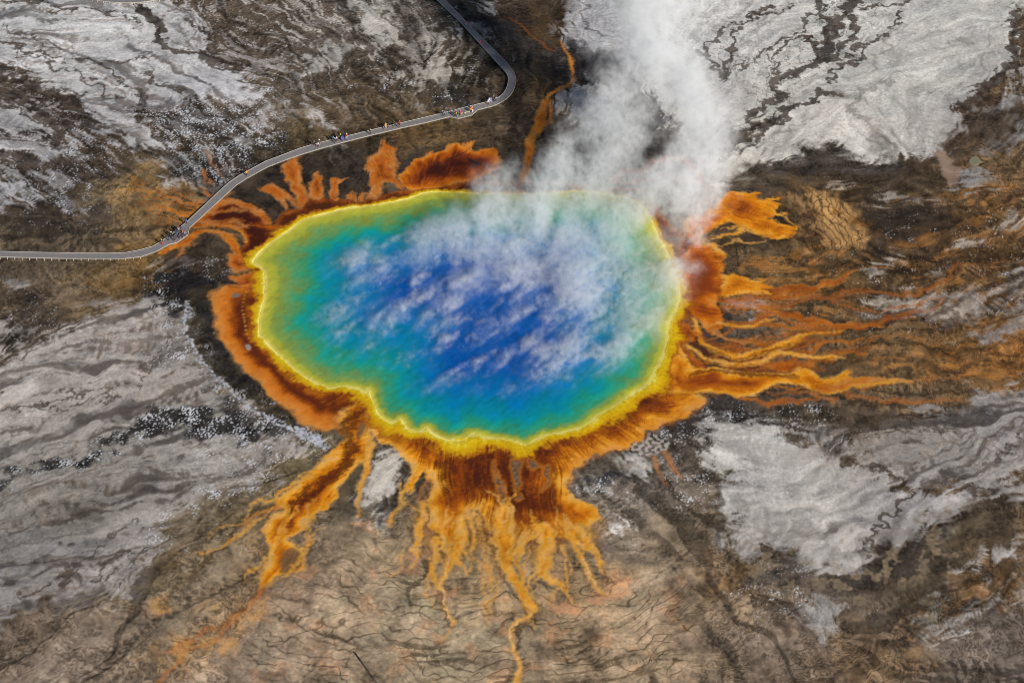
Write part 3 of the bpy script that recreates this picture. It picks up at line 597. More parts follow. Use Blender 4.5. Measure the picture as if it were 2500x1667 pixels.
spk('k 1420,1440 2100,1330 2200,1460 1900,1567 1300,1567', 1.0, 5)
spk('c 240,700 250,700 250,710', 9)
# crust rim of the western pan
d = line('k 1340,400,12 1362,430,22 1338,520,20 1342,620,22 1420,780,20 1550,940,16 1690,1070,24 1870,1200,16 2050,1290,28 2180,1350,60 2290,1405,55 2340,1440,20', .3, .35)
m = ss(-.3, .25, d + .3 * noise(X, Y, 1.4, 27)); m = m * (.66 + .3 * ss(-.6, .6, noise(X, Y, 5.0, 28))); mix(m, lin(172, 174, 182) * (1 + .12 * NF)[..., None]); HGT += .14 * m
d = line('k 2150,1270,14 2250,1260,34 2300,1285,26 2330,1300,10', .2, .2); mix(ss(-.4, .3, d), lin(205, 188, 176))

# ---------------------------------------------------------------- orange and rust mats
ORG = np.zeros((NY, NX), np.float32)
def mat(d, soft=.75, rim=1.4, deep=5.0, k=1.0, pal=0, streak=.35, dk=0.0):
    """thin at the rim (pale apricot), saturated further in, rust where thick"""
    m = ss(-soft, soft, d + .10 * NF) * k
    t = np.clip(d / deep + streak * .07 * stFine + .08 * NM + .06 * stMid + dk, 0, 1.2)
    pals = [[(0, (196, 128, 58)), (.10, (206, 126, 40)), (.3, (188, 100, 16)), (.55, (160, 76, 8)), (.8, (118, 50, 8)), (1.15, (72, 28, 9))],
            [(0, (214, 160, 84)), (.10, (224, 158, 52)), (.35, (206, 126, 18)), (.6, (182, 98, 8)), (.85, (132, 62, 8)), (1.15, (84, 36, 8))],
            [(0, (186, 124, 70)), (.12, (188, 112, 44)), (.4, (176, 92, 24)), (.7, (132, 62, 16)), (1.1, (84, 40, 16))]]
    mix(ss(-2.2, -.2, d) * .38 * k, COL * .5 + lin(58, 38, 20) * .2)
    mix(m, ramp(t, pals[pal])); ORG[...] = np.maximum(ORG, m); GLS[...] = np.maximum(GLS, .6 * m)
    HGT[...] -= m * .04
    return m
def omat(txt, **kw):
    w = kw.pop('warp', .35); f = kw.pop('fine', .12); s = .4 * kw.pop('ragged', .25)
    return mat(poly(txt, w, f, s), **kw)
def ostr(txt, **kw):
    w = kw.pop('warp', .22); f = kw.pop('fine', .08); s = .5 * kw.pop('ragged', .1)
    return mat(line(txt, w, f, s), **kw)

# golden tint round the orange streams
tint = np.zeros((NY, NX), np.float32)
for t, k in [('s 330,420 480,440 520,520 430,600 330,640 260,560', .5), ('s 620,1290 700,1400 600,1500 480,1640 350,1640 500,1480 580,1400', .75), ('s 980,1330 1500,1330 1520,1470 1260,1520 1050,1480', .35),
             ('g 0,500 300,500 620,600 1250,640 900,720 560,780 300,900 200,700', .6), ('g 500,500 1200,650 2352,100 2400,1150 1700,1200 600,1250', .45), ('g 300,1350 2352,1230 2352,1500 m 1900,260 1000,330 500,300', .6), ('g 560,1180 1300,1180 1200,1350 700,1330', .5),
             ('n 150,650 330,760 330,900 180,900', .9), ('n 1580,1050 1850,960 2300,780 2352,850 2000,1020 1700,1100', .9), ('n 1500,1200 1660,1200 1640,1500 1500,1480', .8), ('n 1100,1400 1350,1400 1350,1567 1100,1567', .4),
             ('k 700,250 1000,180 1150,120 1000,250 750,310', .9), ('a 1480,80 1900,30 2200,60 2000,120 1500,160', .4), ('i 1650,600 1950,560 1800,820 1700,800', .5), ('i 1550,60 1900,200 1960,330 1800,250', .5), ('g 560,170 1150,180 1200,640 800,640', 1.0), ('l 1050,780 1300,560 1450,640 1250,880', .35)]:
    tint = np.maximum(tint, ss(-5, 6, poly(t, 1.5)) * k)
tn = tint * (1 - ln * .8) * (.55 + .45 * ss(-1, 1, rpA + .4 * NM))
COL *= 1 + tn[..., None] * np.array([.36, .06, -.40], np.float32)
big2 = ss(-1, 2, poly('g 780,200 830,190 1000,220 1120,330 1200,500 1180,620 1060,610 980,560 940,470 880,450 830,330', .8))
mix(big2 * .75 * (1 - ln * .95), lin(205, 158, 100) * (1 + .10 * NM)[..., None])
big3 = ss(-1.5, 3, poly('g 560,190 800,185 1000,215 1130,330 1210,500 1190,640 1060,650 900,660 760,630 700,560 780,420 700,290', 1.0))
lnT = np.maximum(contour(2.4, 1.2, 79, .24), .8 * contour(3.4, 2.2, 83, .22))
mix(big3 * (1 - big2) * .5 * ss(-.8, .8, NM + .4 * rpA), lin(190, 148, 100))
mix(big3 * lnT * .8, lin(58, 40, 26)); HGT -= .06 * big3 * lnT

# dark rust underlay round the shore
omat('a 800,770 860,640 980,600 1060,540 1200,550 1400,562 1500,535 1800,480 2100,430 2352,350 2352,520 1900,540 1500,640 1250,680 1000,760 850,860', deep=3.5, dk=.45, pal=2, soft=1.0)
omat('d -100,560 60,420 400,430 700,430 1000,450 1100,470 1300,480 1390,470 1450,560 1550,700 1650,800 1500,800 1300,620 900,560 200,570', deep=3, dk=.3, pal=2, soft=1.2)
omat('c 1600,200 1760,320 1900,400 2100,470 2352,430 g 600,1290 900,1260 700,1340 500,1420 700,1420 900,1460 m 700,170 300,200 c 2100,720 1750,780 1600,700 1560,480', deep=5, dk=.32, pal=2, soft=2.0, k=.8)
omat('d 1640,800 1760,800 1860,860 1930,960 1900,1250 1850,1350 1700,1400 1640,1200', deep=4, dk=.4, pal=0, soft=1.5, k=.9)
# north-western fans
omat('a 190,745 300,650 430,548 560,570 680,620 740,680 776,725 765,742 830,750 800,790 700,920 600,1000 575,960 590,880 560,810 500,765 400,745 300,750', deep=4.5, dk=.25, pal=0)
omat('a 560,760 640,720 760,760 810,775 740,870 640,940 590,980 570,900 600,840', deep=2.5, dk=.55, pal=0, soft=1.0)
ostr('a 230,720,20 330,620,40 430,570,50 560,590,60 680,640,60 750,710,50', deep=4, pal=2, ragged=.2)
ostr('a 200,765,14 300,742,20 400,735,22 490,745,26 560,790,30 590,860,26', deep=5, pal=0)
ostr('a 430,740,18 500,705,22 560,730,16 600,760,8', deep=6, pal=2)
ostr('a -30,945,34 60,895,40 150,860,50 230,800,44 330,775,40 420,800,50 490,860,56 540,940,50 575,1010,36', deep=3.2, pal=0, dk=.06)
omat('a 470,960 520,940 575,965 585,1040 540,1070 480,1065 455,1010', deep=4, pal=2)
omat('a 480,1095 560,1090 620,1060 650,1130 640,1190 600,1195 560,1160 500,1130', deep=4, pal=2, dk=.1)
fan = ss(-2.5, 2.5, poly('a 275,590 200,540 100,500 -60,480 -200,440 -160,560 -60,640 20,720 110,710 190,680', 1.0) + .8 * stFine)
mix(fan * ss(-.3, .7, stFine + .5 * stMid) * .85, lin(178, 106, 34) * (1 + .18 * NM)[..., None]); ORG = np.maximum(ORG, fan * .5)
omat('a 690,470 740,445 810,450 880,500 950,560 985,605 960,605 900,560 868,556 880,620 840,600 800,540 740,490', deep=4.5, pal=2, soft=.8)
omat('a 835,310 900,262 965,235 950,290 990,350 990,420 1020,500 1060,530 985,600 950,540 900,450 860,370', deep=4.5, pal=2, soft=.7)
omat('a 1045,430 1080,390 1128,340 1130,400 1140,460 1150,530 1100,550 1050,530', deep=4, pal=2, soft=.7)
omat('a 1190,450 1210,400 1250,415 1305,392 1260,440 1245,500 1260,550 1195,545 1200,500', deep=3.5, pal=2, soft=.6)
omat('a 1320,510 1350,490 1390,520 1400,565 1330,545', deep=4, pal=2, ragged=.5); omat('a 1405,520 1450,490 1440,540 1410,558', deep=4, pal=2, ragged=.4)
omat('a 1440,320 1490,250 1530,190 1560,125 1590,165 1640,180 1660,240 1675,300 1670,360 1700,420 1740,470 1700,480 1640,440 1590,440 1560,480 1520,530 1470,530 1490,450 1460,370', deep=7, pal=2, soft=.8, ragged=.5)
omat('a 1690,400 1740,330 1790,270 1850,240 1950,210 2010,190 2060,135 2130,150 2170,150 2225,115 2200,190 2300,190 2400,190 2400,330 2250,400 2150,420 2000,450 1850,480 1760,485', deep=6, pal=0, soft=.6, dk=.05, ragged=.4)
for t in ['a 1980,280,10 1960,330,16 1990,290,4', 'a 2200,170,6 2120,230,14 2050,260,12 2030,290,5', 'a 2180,260,20 2240,290,34 2270,300,16']:
    mix(ss(-.3, .3, line(t, .2, .15)), lin(40, 34, 36))
omat('d 1150,420 1240,325 1330,335 1400,295 1500,250 1660,232 1760,300 1800,420 1700,440 1560,400 1400,420 1300,450 1200,440', deep=5, pal=0, dk=.25, soft=1.2)
# stream to the north
ostr('i 1560,120,5 1700,200,6 1850,330,6 1930,370,6', deep=5, pal=2, k=.8, dk=.4)
ostr('i 1960,300,8 2000,370,14 2040,440,26 2056,520,16 2050,590,22 1950,650,30 1870,705,40 1835,800,70 1815,900,84 1770,970,52 1730,1020,70 1745,1100,64 1730,1200,60 1690,1300,60', deep=12, pal=0, ragged=.15)
ostr('i 1900,720,20 1910,800,26 1890,880,30', deep=5, pal=2)
ostr('i 1880,720,10 1870,800,8 1830,880,6', deep=6, pal=2, dk=.3)
# western collar: bands parallel to the shore
coll = sdf_poly(smooth_line(W('a 640,1150 600,1170 480,1160 350,1185 315,1225 330,1300 332,1360 350,1420 380,1500 b 388,310 410,400 440,470 490,520 560,570 620,640 680,720 740,790 830,860 920,930 1000,990 1060,1035 1150,1045 1230,1035 1275,1080 1285,1150 1330,1200 1420,1100 1460,820 1000,400 750,100'), closed=True, n=3))
dw = D(coll, .35, .12); pw = np.maximum(-D(PC, .2, .1), .0)
r = np.clip(dw / (dw.clip(0) + pw + .3), 0, 1) + .03 * NM + .012 * stFine
m = ss(-.5, .7, dw)
cb = ramp(r, [(0, (150, 100, 52)), (.06, (196, 128, 58)), (.16, (204, 122, 44)), (.34, (190, 104, 26)), (.44, (140, 66, 10)), (.55, (96, 40, 8)), (.66, (110, 46, 6)), (.74, (158, 84, 6)), (.84, (176, 104, 4)), (.92, (206, 150, 4)), (1, (222, 182, 10))])
mix(m, cb); ORG = np.maximum(ORG, m); GLS = np.maximum(GLS, .6 * m)
dkb = ss(-.6, 1.0, poly('a 600,1200 660,1180 640,1280 560,1320 470,1330 450,1270 520,1250', .3)) * .45
mix(dkb, lin(112, 52, 10))
d = line('a 480,1180,50 560,1190,34 620,1195,16', .4, .2); mix(ss(-.6, .6, d) * .6, lin(120, 58, 14))
# south-western channel
omat('b 1440,790 1500,900 1490,1000 1512,1100 1505,1200 1470,1330 1420,1250 1350,1330 1310,1390 1250,1480 1205,1567 e 960,190 900,280 830,340 740,440 650,520 600,548 660,580 710,640 726,740 620,762 550,792 480,852 425,905 395,870 400,770 430,690 450,600 430,530 430,450 455,385 550,322 490,302 520,250 620,170 700,110 760,50 b 900,1430 1000,1350 1100,1270 1200,1190 1280,1140 1310,1080 1260,980 1250,900 1330,840',
     deep=6.0, pal=1, ragged=.25, warp=.35)
for t, k, w in [('b 1360,900,40 1320,1000,90 1345,1120,80 1320,1220,90 1230,1310,90 1130,1410,90 1040,1490,80 e 800,190,80 700,260,70 620,330,40', .8, .8), ('b 1270,840,30 1300,900,26 1290,960,30', .6, .6), ('b 1450,800,20 1440,900,24 1410,1000,14', .6, .4)]:
    mix(ss(-1.2, .9, line(t, .6, .4) + .3 * stFine + .2 * NF) * k, lin(74, 28, 8) * (1 + .3 * stFine + .25 * NF)[..., None].clip(.4, 2))
hol = poly('e 570,640 640,600 690,660 690,720 600,750 545,740', .4); mix(ss(-.8, .6, hol) * .85, lin(112, 90, 62) * (1 + .2 * stFine)[..., None])
for t in ['b 1400,990 1450,980 1445,1040 1420,1110 1400,1080', 'b 1330,1350 1400,1270 1410,1330 1390,1400 1350,1500 1300,1567 1280,1500']:
    mix(ss(-.5, .5, poly(t, .3, .25)) * .85, lin(96, 82, 62) * (1 + .2 * NM)[..., None])
ostr('b 1500,1130,44 1480,1220,40 1450,1330,44 1420,1400,40 1410,1480,34 e 1110,130,34 1120,200,26 1100,270,20 1105,330,14 1100,390,8', deep=4, pal=1)
ostr('e 430,880,40 370,960,28 300,1030,26 200,1105,22 120,1170,16 l 1500,1180,14 1400,1250,16 1320,1295,24 1180,1345,10', deep=4, pal=2, dk=.2, k=.85)
ostr('l 1700,1090,20 1620,1180,18 1550,1270,20 1450,1310,20 1340,1325,24 1290,1390,26 1240,1450,22 1150,1540,20 1080,1620,16', deep=5, pal=2, k=.75, dk=.2)
ostr('e 540,310,24 450,330,30 370,360,24 320,400,14 270,450,8', deep=4, pal=0)
for t in ['l 1960,300,14 1830,335,22 1730,420,34 1640,550,30 1500,680,22 1350,820,20 1230,950,16 1100,1020,8', 'l 1880,870,10 1800,985,14 1680,1085,12 1560,1200,10', 'l 1700,1110,10 1600,1240,10 1400,1330,10']:
    mix(ss(-.5, .4, line(t, .4, .3)) * .75, lin(84, 64, 38))
for t in ['l 1150,1010,60 1080,1020,70 1040,1050,50', 'l 1350,1290,60 1290,1330,50', 'l 1500,1290,70 1600,1300,90 1640,1340,40', 'l 1880,1020,70 1700,1150,60']:
    mix(ss(-2.5, 1.5, line(t, .8, .4)) * .6 * (1 - ln * .9), lin(206, 150, 84))
# southern collar and its fingers
omat('f 60,260 300,330 700,330 1100,330 1340,380 1330,560 1260,640 1100,600 960,740 880,680 760,640 640,760 560,640 420,640 300,760 200,700 120,560 60,480', deep=9, pal=1, k=.42, soft=3.0, dk=.1, ragged=1.2)
omat('b 1440,820 1530,1085 1580,1130 1650,1190 1700,1250 1762,1280 1775,1330 1750,1400 1740,1560 f -50,120 -50,200 -10,240 60,110 110,40 150,130 128,260 130,420 200,530 250,590 320,600 390,440 425,360 510,370 570,500 620,610 700,590 790,560 860,515 920,560 1000,540 1080,500 1180,505 1240,530 1290,470 1330,410 1342,350 1300,290 1200,250 1150,170 1132,110 1180,70 c 850,1420 860,1350 930,1290 1000,1210 1100,1180 1160,1165 1240,1160 1330,1110 1420,1050 1520,1000 1560,962 1640,950 1740,900 1805,850 1790,795 1725,765 1800,650 1700,450 1500,400 1100,700 500,900 0,900',
     deep=8.5, pal=1, ragged=.2, warp=.4, soft=.5)
# rust zone below the yellow, streaked down-slope
ru = ss(-1.5, 3.0, poly('b 1540,1090 1700,1180 1800,1250 1960,1300 1990,1480 f 190,60 260,280 380,300 560,320 690,330 860,330 960,360 1050,340 1080,150 1150,40 c 900,1250 1060,1140 1300,1060 1480,960 1700,760 1700,600 1500,700 1300,850 900,1050 500,1150 0,1130', .8) + .6 * stFine + .5 * NM)
mix(ru * ss(-.9, 1.1, stFine * .8 + stMid * .8 + .2) * .72, lin(116, 52, 8) * (1 + .25 * stMid + .2 * NF)[..., None].clip(.4, 2))
ru2 = ss(-1., 1.5, poly('f 180,-40 330,0 270,230 215,120', .5) + .5 * stFine); mix(ru2 * .7, lin(76, 28, 8))
ru2 = ss(-1., 1.5, poly('f 380,120 620,180 800,240 980,180 1080,200 1060,350 860,330 600,320 390,300', .8) + .5 * stFine); mix(ru2 * .45 * ss(-1, 1, stFine + .5 * NM), lin(96, 40, 8))
for t in ['f 1010,60,60 1000,180,70 1010,300,70', 'f 890,210,40 900,300,40', 'f 740,200,50 770,280,40']: mix(ss(-1.0, .8, line(t, .5, .4)) * .55, lin(78, 30, 8))
lb = ss(-1.5, 1.0, poly('c 850,1420 870,1340 930,1290 1000,1210 1100,1185 1200,1165 1330,1110 1520,1000 1640,950 1740,905 1805,850 1780,800 1650,880 1500,960 1300,1070 1100,1140 940,1190 850,1300', .4)); mix(lb * .5, lin(200, 118, 34))
for t in ['c 460,1230 520,1225 510,1300 500,1350 510,1400 480,1450 450,1370 440,1290', 'c 650,1460 690,1400 680,1310 660,1290 700,1290 715,1380 680,1440', 'c 320,1340 350,1360 380,1420 375,1480 340,1450', 'f 640,150 680,200 700,300 680,315 660,250', 'c 560,1250 620,1265 630,1290 590,1310', 'f 60,240 150,110 140,200 90,270', 'c 300,1250 330,1330 345,1360 310,1330', 'f 770,200 800,240 790,260 760,230']:
    p = poly(t, .2, .2)
    mix(ss(-1.1, -.1, p) * .55, lin(190, 112, 34)); mix(ss(-.35, .4, p) * .85, lin(104, 86, 66) * (1 + .25 * NF)[..., None])
for t in ['f 95,280,40 60,480,28 50,540,20 65,640,14', 'f 190,540,50 185,640,45 160,740,45 185,840,40 225,890,30', 'f 380,400,80 375,560,90 310,680,80 245,790,50 225,850,30 248,950,26 268,1060,24 325,1140,22', 'f 450,370,44 472,480,32 466,560,30 420,640,18',
          'f 490,370,22 520,460,14 540,550,9', 'f 680,360,170 680,540,150 690,640,105 695,740,92 760,850,72 830,940,70 885,1015,62 890,1055,42 800,1110,30 742,1180,30 725,1270,24 748,1350,30 788,1420,34 785,1500,50 745,1600,64',
          'f 855,480,80 795,590,66 725,660,60', 'f 950,440,110 990,560,124 970,680,112 950,760,90 1000,820,62 1080,860,42 1110,910,26 1155,985,22', 'f 1095,590,34 1125,680,18 1110,760,13 1130,860,11 1136,930,9', 'f 1205,470,80 1190,560,42 1230,680,46 1280,770,42 1330,850,32 1370,900,26 1420,930,18', 'f 1290,500,40 1320,600,12 1365,655,7', 'f 1250,500,30 1248,600,12 1240,640,8',
          'f 320,1140,14 295,1200,12 240,1275,9', 'f -40,200,40 -50,290,26 -110,370,22 -140,450,14']:
    ostr(t, deep=6.5, pal=1, ragged=.08)
ydk = ss(-1.5, 2, poly('f 540,360 1060,380 1080,480 920,540 700,520 600,540', .6) + .5 * stFine + .8 * NM); mix(ydk * .45 * ss(0, 1, stFine * .6 + NM), lin(140, 66, 8))
# apricot deltas at the tips
for t, k in [('f 1060,1020 1150,970 1250,1040 1200,1070 1050,1110 1030,1070', .8), ('f 1310,930 1420,890 1540,860 1570,900 1450,960 1330,970', .8), ('e 1360,720 1460,660 1540,620 1610,625 1560,690 1440,780 1370,770', .6), ('e 1640,870 1760,900 1850,930 1720,960', .5), ('f 700,1160 740,1200 720,1300 640,1260', .6), ('f 150,1240 250,1220 300,1280 240,1320', .55),
             ('f 820,1460 1000,1420 900,1500 840,1540', .5), ('e 640,770 760,735 820,780 720,830', .5), ('f 970,1180 1100,1150 1060,1230 960,1240', .4), ('f 560,1100 700,1080 700,1140', .4), ('f 1400,760 1440,830 1420,850 1380,700', .5), ('e 1080,430 1190,440 1220,500 1090,470', .5), ('e 1190,760 1240,790 1210,820', .6)]:
    p = poly(t, .8, .4, .3); mix(ss(-1.2, 1.0, p) * k * (1 - ln * .5), lin(204, 150, 110) * (1 + .1 * NM)[..., None])
# thin pale thread along the main finger
for t in ['f 225,850,6 250,950,7 272,1060,8 320,1140,6', 'f 800,1108,8 735,1190,9 720,1270,8 750,1350,6', 'f 310,640,8 240,800,10', 'f 1240,690,8 1340,860,8']: mix(ss(-.25, .2, line(t, .2, .2)) * .8, lin(226, 196, 150))
for t in ['f 215,900,10 240,1000,12 262,1090,12 310,1180,10', 'f 640,720,8 700,880,9 800,980,9 840,1060,9', 'f 905,960,8 925,1040,9 880,1095,10 800,1140,16 770,1220,30 780,1330,26', 'e 1490,1000,30 1450,900,26 1560,820,40 1590,700,50']: mix(ss(-.5, .3, line(t, .3, .3)) * .7, lin(62, 46, 34))
# hair-thin threads that carry the orange on down the slope
def threads(seeds, length, w0, w1, seed, **kw):
    d = D(streams(seeds, length, w0, w1, seed, 1.2), .35, .12); mat(np.where(d > -2.9, d, -14).astype(np.float32), **kw)
threads(seedbox(26, 995, 1400, 1190, 1290), 26, .4, 1.5, 21, deep=5, pal=1, k=.8, soft=.5)
threads(seedbox(16, 1000, 1400, 1280, 1400), 24, .3, .8, 22, deep=5, pal=1, k=.6, soft=.45)
threads(seedbox(12, 640, 800, 1130, 1300), 26, .3, 1.2, 23, deep=5, pal=1, k=.7, soft=.5)
threads(seedbox(34, 1690, 1780, 640, 960), 46, .5, 2.2, 24, deep=3, pal=0, k=.75, soft=.7, dk=.18)
threads(seedbox(26, 1740, 1950, 700, 960), 60, .4, 1.4, 25, deep=4, pal=2, k=.55, soft=.7, dk=.25)
threads(seedbox(10, 1720, 1800, 480, 600), 24, .4, 1.4, 26, deep=5, pal=1, k=.8, soft=.5)
threads(seedbox(16, 440, 640, 430, 620), 18, .4, 1.4, 27, deep=5, pal=2, k=.7, soft=.6)
# eastern fans
omat('g 120,380 200,212 290,205 370,220 475,198 440,232 500,262 625,240 560,280 612,300 550,340 645,353 560,368 480,382 560,410 640,440 745,460 680,490 725,502 640,552 520,522 380,472 250,432 160,395', deep=9, pal=1, dk=.22, ragged=.5, soft=.5)
omat('g -100,420 0,385 110,335 220,305 230,410 120,460 -40,560', deep=8, pal=1, dk=.3, ragged=.4, soft=1.5)
omat('g 60,530 110,560 170,600 200,660 170,690 120,620', deep=9, pal=1, ragged=.3)
omat('g 0,540 60,560 110,600 170,680 195,740 170,800 300,800 400,830 520,828 450,860 545,885 440,910 525,932 350,950 200,952 162,955 150,1050 182,1110 160,1200 110,1212 60,1180 0,1130 -100,950 -120,700', deep=8, pal=0, dk=.12, ragged=.5, soft=.7)
omat('g 180,800 300,800 400,830 520,828 450,860 545,885 440,910 525,932 350,950 200,952', deep=14, pal=1, dk=.18, ragged=.7)
mix(ss(-1.5, 1.5, poly('g -60,600 60,620 130,760 120,900 40,960 -60,900', .6) + NM + .5 * stFine) * .6, lin(140, 62, 8))
ostr('g 150,1140,30 250,1160,26 380,1165,22 480,1130,16 560,1125,8', deep=7, pal=1, ragged=.3); ostr('g 120,1190,30 220,1260,22 330,1280,16 380,1270,12 430,1240,10 480,1225,6', deep=7, pal=2)
omat('c 1640,280 1720,280 1760,330 1700,400 1720,470 1800,560 1760,640 1660,620 1600,500', deep=5, pal=2, dk=.25)
ostr('g -30,1120,30 20,1220,36 60,1290,44 150,1345,46 300,1388,60 450,1352,60 580,1310,64 680,1270,60 760,1228,30 880,1208,14 1050,1200,7', deep=4.5, pal=1, dk=.06)
ostr('g -60,1300,34 20,1370,34 100,1410,34 220,1435,34 330,1440,32 480,1405,34 590,1350,40 700,1368,42 850,1386,38 1000,1390,24 1070,1396,8', deep=5, pal=1)
mix(ss(-.5, .4, line('g 60,1310,14 160,1362,16 300,1398,18 420,1370,18 560,1320,20 680,1285,16', .3, .3)) * .75, lin(92, 38, 8))
mix(ss(-.5, .4, line('g -40,1340,10 40,1400,12 160,1436,10', .2, .2)) * .8, lin(52, 40, 34))
omat('m -160,-40 -60,90 0,148 120,135 300,160 500,180 680,170 750,140 850,165 900,205 980,212 1080,155 1112,165 1092,212 1180,210 1330,205 1400,235 1545,232 1545,250 1380,257 1250,272 1130,292 1050,322 900,322 800,272 700,250 560,265 480,312 380,332 270,346 180,330 0,330 -150,320 -250,250', deep=6, pal=1, dk=.05, ragged=.2)
mix(ss(-.6, .5, line('m -40,190,30 60,165,30 200,165,30 400,185,34 600,200,30 720,190,20', .3, .3)) * .8, lin(84, 32, 8))
mix(ss(-1., .8, poly('m -60,200 100,210 250,200 290,240 150,300 0,310 -100,290', .5) + .5 * NM) * .5, lin(146, 62, 10))
ostr('m 900,300,60 1000,280,70 1130,245,70 1250,225,50 1330,215,34', deep=10, pal=2, k=.8)
ostr('m 1180,215,12 1500,235,14 1700,215,10 1900,225,8', deep=8, pal=2, k=.5, ragged=.4)
ostr('m 830,320,30 900,360,30 990,370,26', deep=8, pal=2, k=.7, ragged=.3)
ostr('c 1450,1230,24 1480,1300,22 1530,1370,16 1560,1420,6', deep=8, pal=2, k=.8); ostr('c 1520,1180,30 1580,1270,26 1620,1330,18 1660,1370,8', deep=8, pal=2, k=.8)
mix(ss(-.6, .4, poly('c 1310,1130 1480,1060 1550,1100 1560,1160 1400,1230 1300,1180', .4)) * .6 * ss(-.5, .5, NF), lin(190, 180, 172))

# ---------------------------------------------------------------- yellow apron along the shore
ang = np.arctan2(CYY - POOL[:, 1].mean(), CXX - POOL[:, 0].mean())
shore = -D(PC, .15, .15)                                                # metres outside the water line
uu, vv = CXX, CYY
def around(vals):                                                        # value by bearing (degrees: value)
    k = sorted(vals.items()); a = np.degrees(ang)
    return np.interp(a, [q[0] for q in k], [q[1] for q in k], period=360).astype(np.float32)
yw = up(around({-180: 2.0, -150: 3.0, -128: 4.2, -118: 4.6, -108: 4.4, -90: 5.2, -70: 4.4, -50: 4.0, -30: 5.0, -15: 4.6, 0: 3.6, 30: 2.0, 60: 1.5, 90: 1.6, 120: 1.8, 140: 2.2, 155: 3.2, 170: 3.4}), X, Y)
yw = yw * (1 + .22 * noise(X, Y, 13.0, 63) + .12 * noise(X, Y, 5.0, 64)).clip(.45, 1.3)
yw = yw * (1 - .3 * ss(.2, 1.4, noise(X, Y, 8.0, 66)))
frg = shore / yw + .10 * stFine + .05 * NF + .07 * NM + .04 * stMid
m = ss(1.30, .74, frg)
yc = ramp(np.clip(shore / yw + .03 * NF + .04 * stFine + .06 * NM, 0, 1.2), [(-.1, (226, 214, 130)), (.0, (226, 212, 118)), (.07, (226, 204, 64)), (.14, (216, 188, 40)), (.3, (210, 172, 14)), (.62, (196, 146, 4)), (.85, (172, 104, 4)), (1.1, (150, 80, 4))])
sh = np.exp(-((shore - .55 - .2 * NF) / .22) ** 2) * .25 + np.exp(-((shore - 1.25 - .25 * NF) / .2) ** 2) * .2
yc *= (1 - sh)[..., None]
mix(m, yc); ORG = np.maximum(ORG, m); GLS = np.maximum(GLS, .6 * m); HGT += m * .03 * NF
fr = ss(.75, .98, frg) * ss(1.35, 1.0, frg) * ss(.1, 1.2, stFine + .6 * NF) * ss(4, -4, shore - 9)
mix(fr * .5, lin(70, 48, 12))
# ghost of pale stones
mix(ss(-.3, .3, poly('b 485,70 520,50 548,65 530,80', .1, .1)), lin(118, 108, 100)); mix(ss(-.3, .3, poly('b 580,425 610,415 622,440 600,460', .1, .1)), lin(150, 138, 130))
st = W('a 590,1215 580,1240 575,1265 570,1290 565,1320 562,1350 568,1380 575,1400 580,1430 588,1460 585,1490 b 575,200 580,240 585,280 590,310 598,340 610,370')
for p in st:
    q = (X - p[0]) ** 2 + (Y - p[1]) ** 2; mix((np.exp(-q / .07) * .55).astype(np.float32), lin(214, 170, 90))
# relief -------------------------------------------------------------------------
HGT = .35 * HGT + .10 * NB + .02 * NM + .006 * stMid
_l = COL.mean(-1, keepdims=True).clip(.004, 1)
COL *= 1.04 * (_l / .27) ** .11
np.clip(COL, .004, .85, out=COL)
#PAINT-END
# ---------------------------------------------------------------- helpers
COLL = scene.collection
def tag(o, label=None, cat=None, group=None, kind=None):
    for k, v in (('label', label), ('category', cat), ('group', group), ('kind', kind)):
        if v: o[k] = v
    return o

def link(name, me, parent=None):
    o = bpy.data.objects.new(name, me); COLL.objects.link(o)
    if parent is not None: o.parent = parent
    return o

def mat_plain(name, rgb, rough=.8, var=.12, scale=6.0, bump=0.0, spec=.3):
    m = bpy.data.materials.new(name); m.use_nodes = True; nt = m.node_tree
    b = nt.nodes['Principled BSDF']; b.inputs['Roughness'].default_value = rough; b.inputs['Specular IOR Level'].default_value = spec
    tc = nt.nodes.new('ShaderNodeTexCoord'); nz = nt.nodes.new('ShaderNodeTexNoise'); nz.inputs['Scale'].default_value = scale; nz.inputs['Detail'].default_value = 4
    nt.links.new(tc.outputs['Object'], nz.inputs['Vector'])
    r = nt.nodes.new('ShaderNodeValToRGB'); c = [float(x) for x in lin(*rgb)]
    r.color_ramp.elements[0].position = .3; r.color_ramp.elements[1].position = .7
    r.color_ramp.elements[0].color = [x * (1 - var) for x in c] + [1]; r.color_ramp.elements[1].color = [min(1, x * (1 + var)) for x in c] + [1]
    nt.links.new(nz.outputs['Fac'], r.inputs[0]); nt.links.new(r.outputs[0], b.inputs['Base Color'])
    if bump:
        bp = nt.nodes.new('ShaderNodeBump'); bp.inputs['Strength'].default_value = bump; bp.inputs['Distance'].default_value = .03
        nt.links.new(nz.outputs['Fac'], bp.inputs['Height']); nt.links.new(bp.outputs[0], b.inputs['Normal'])
    return m

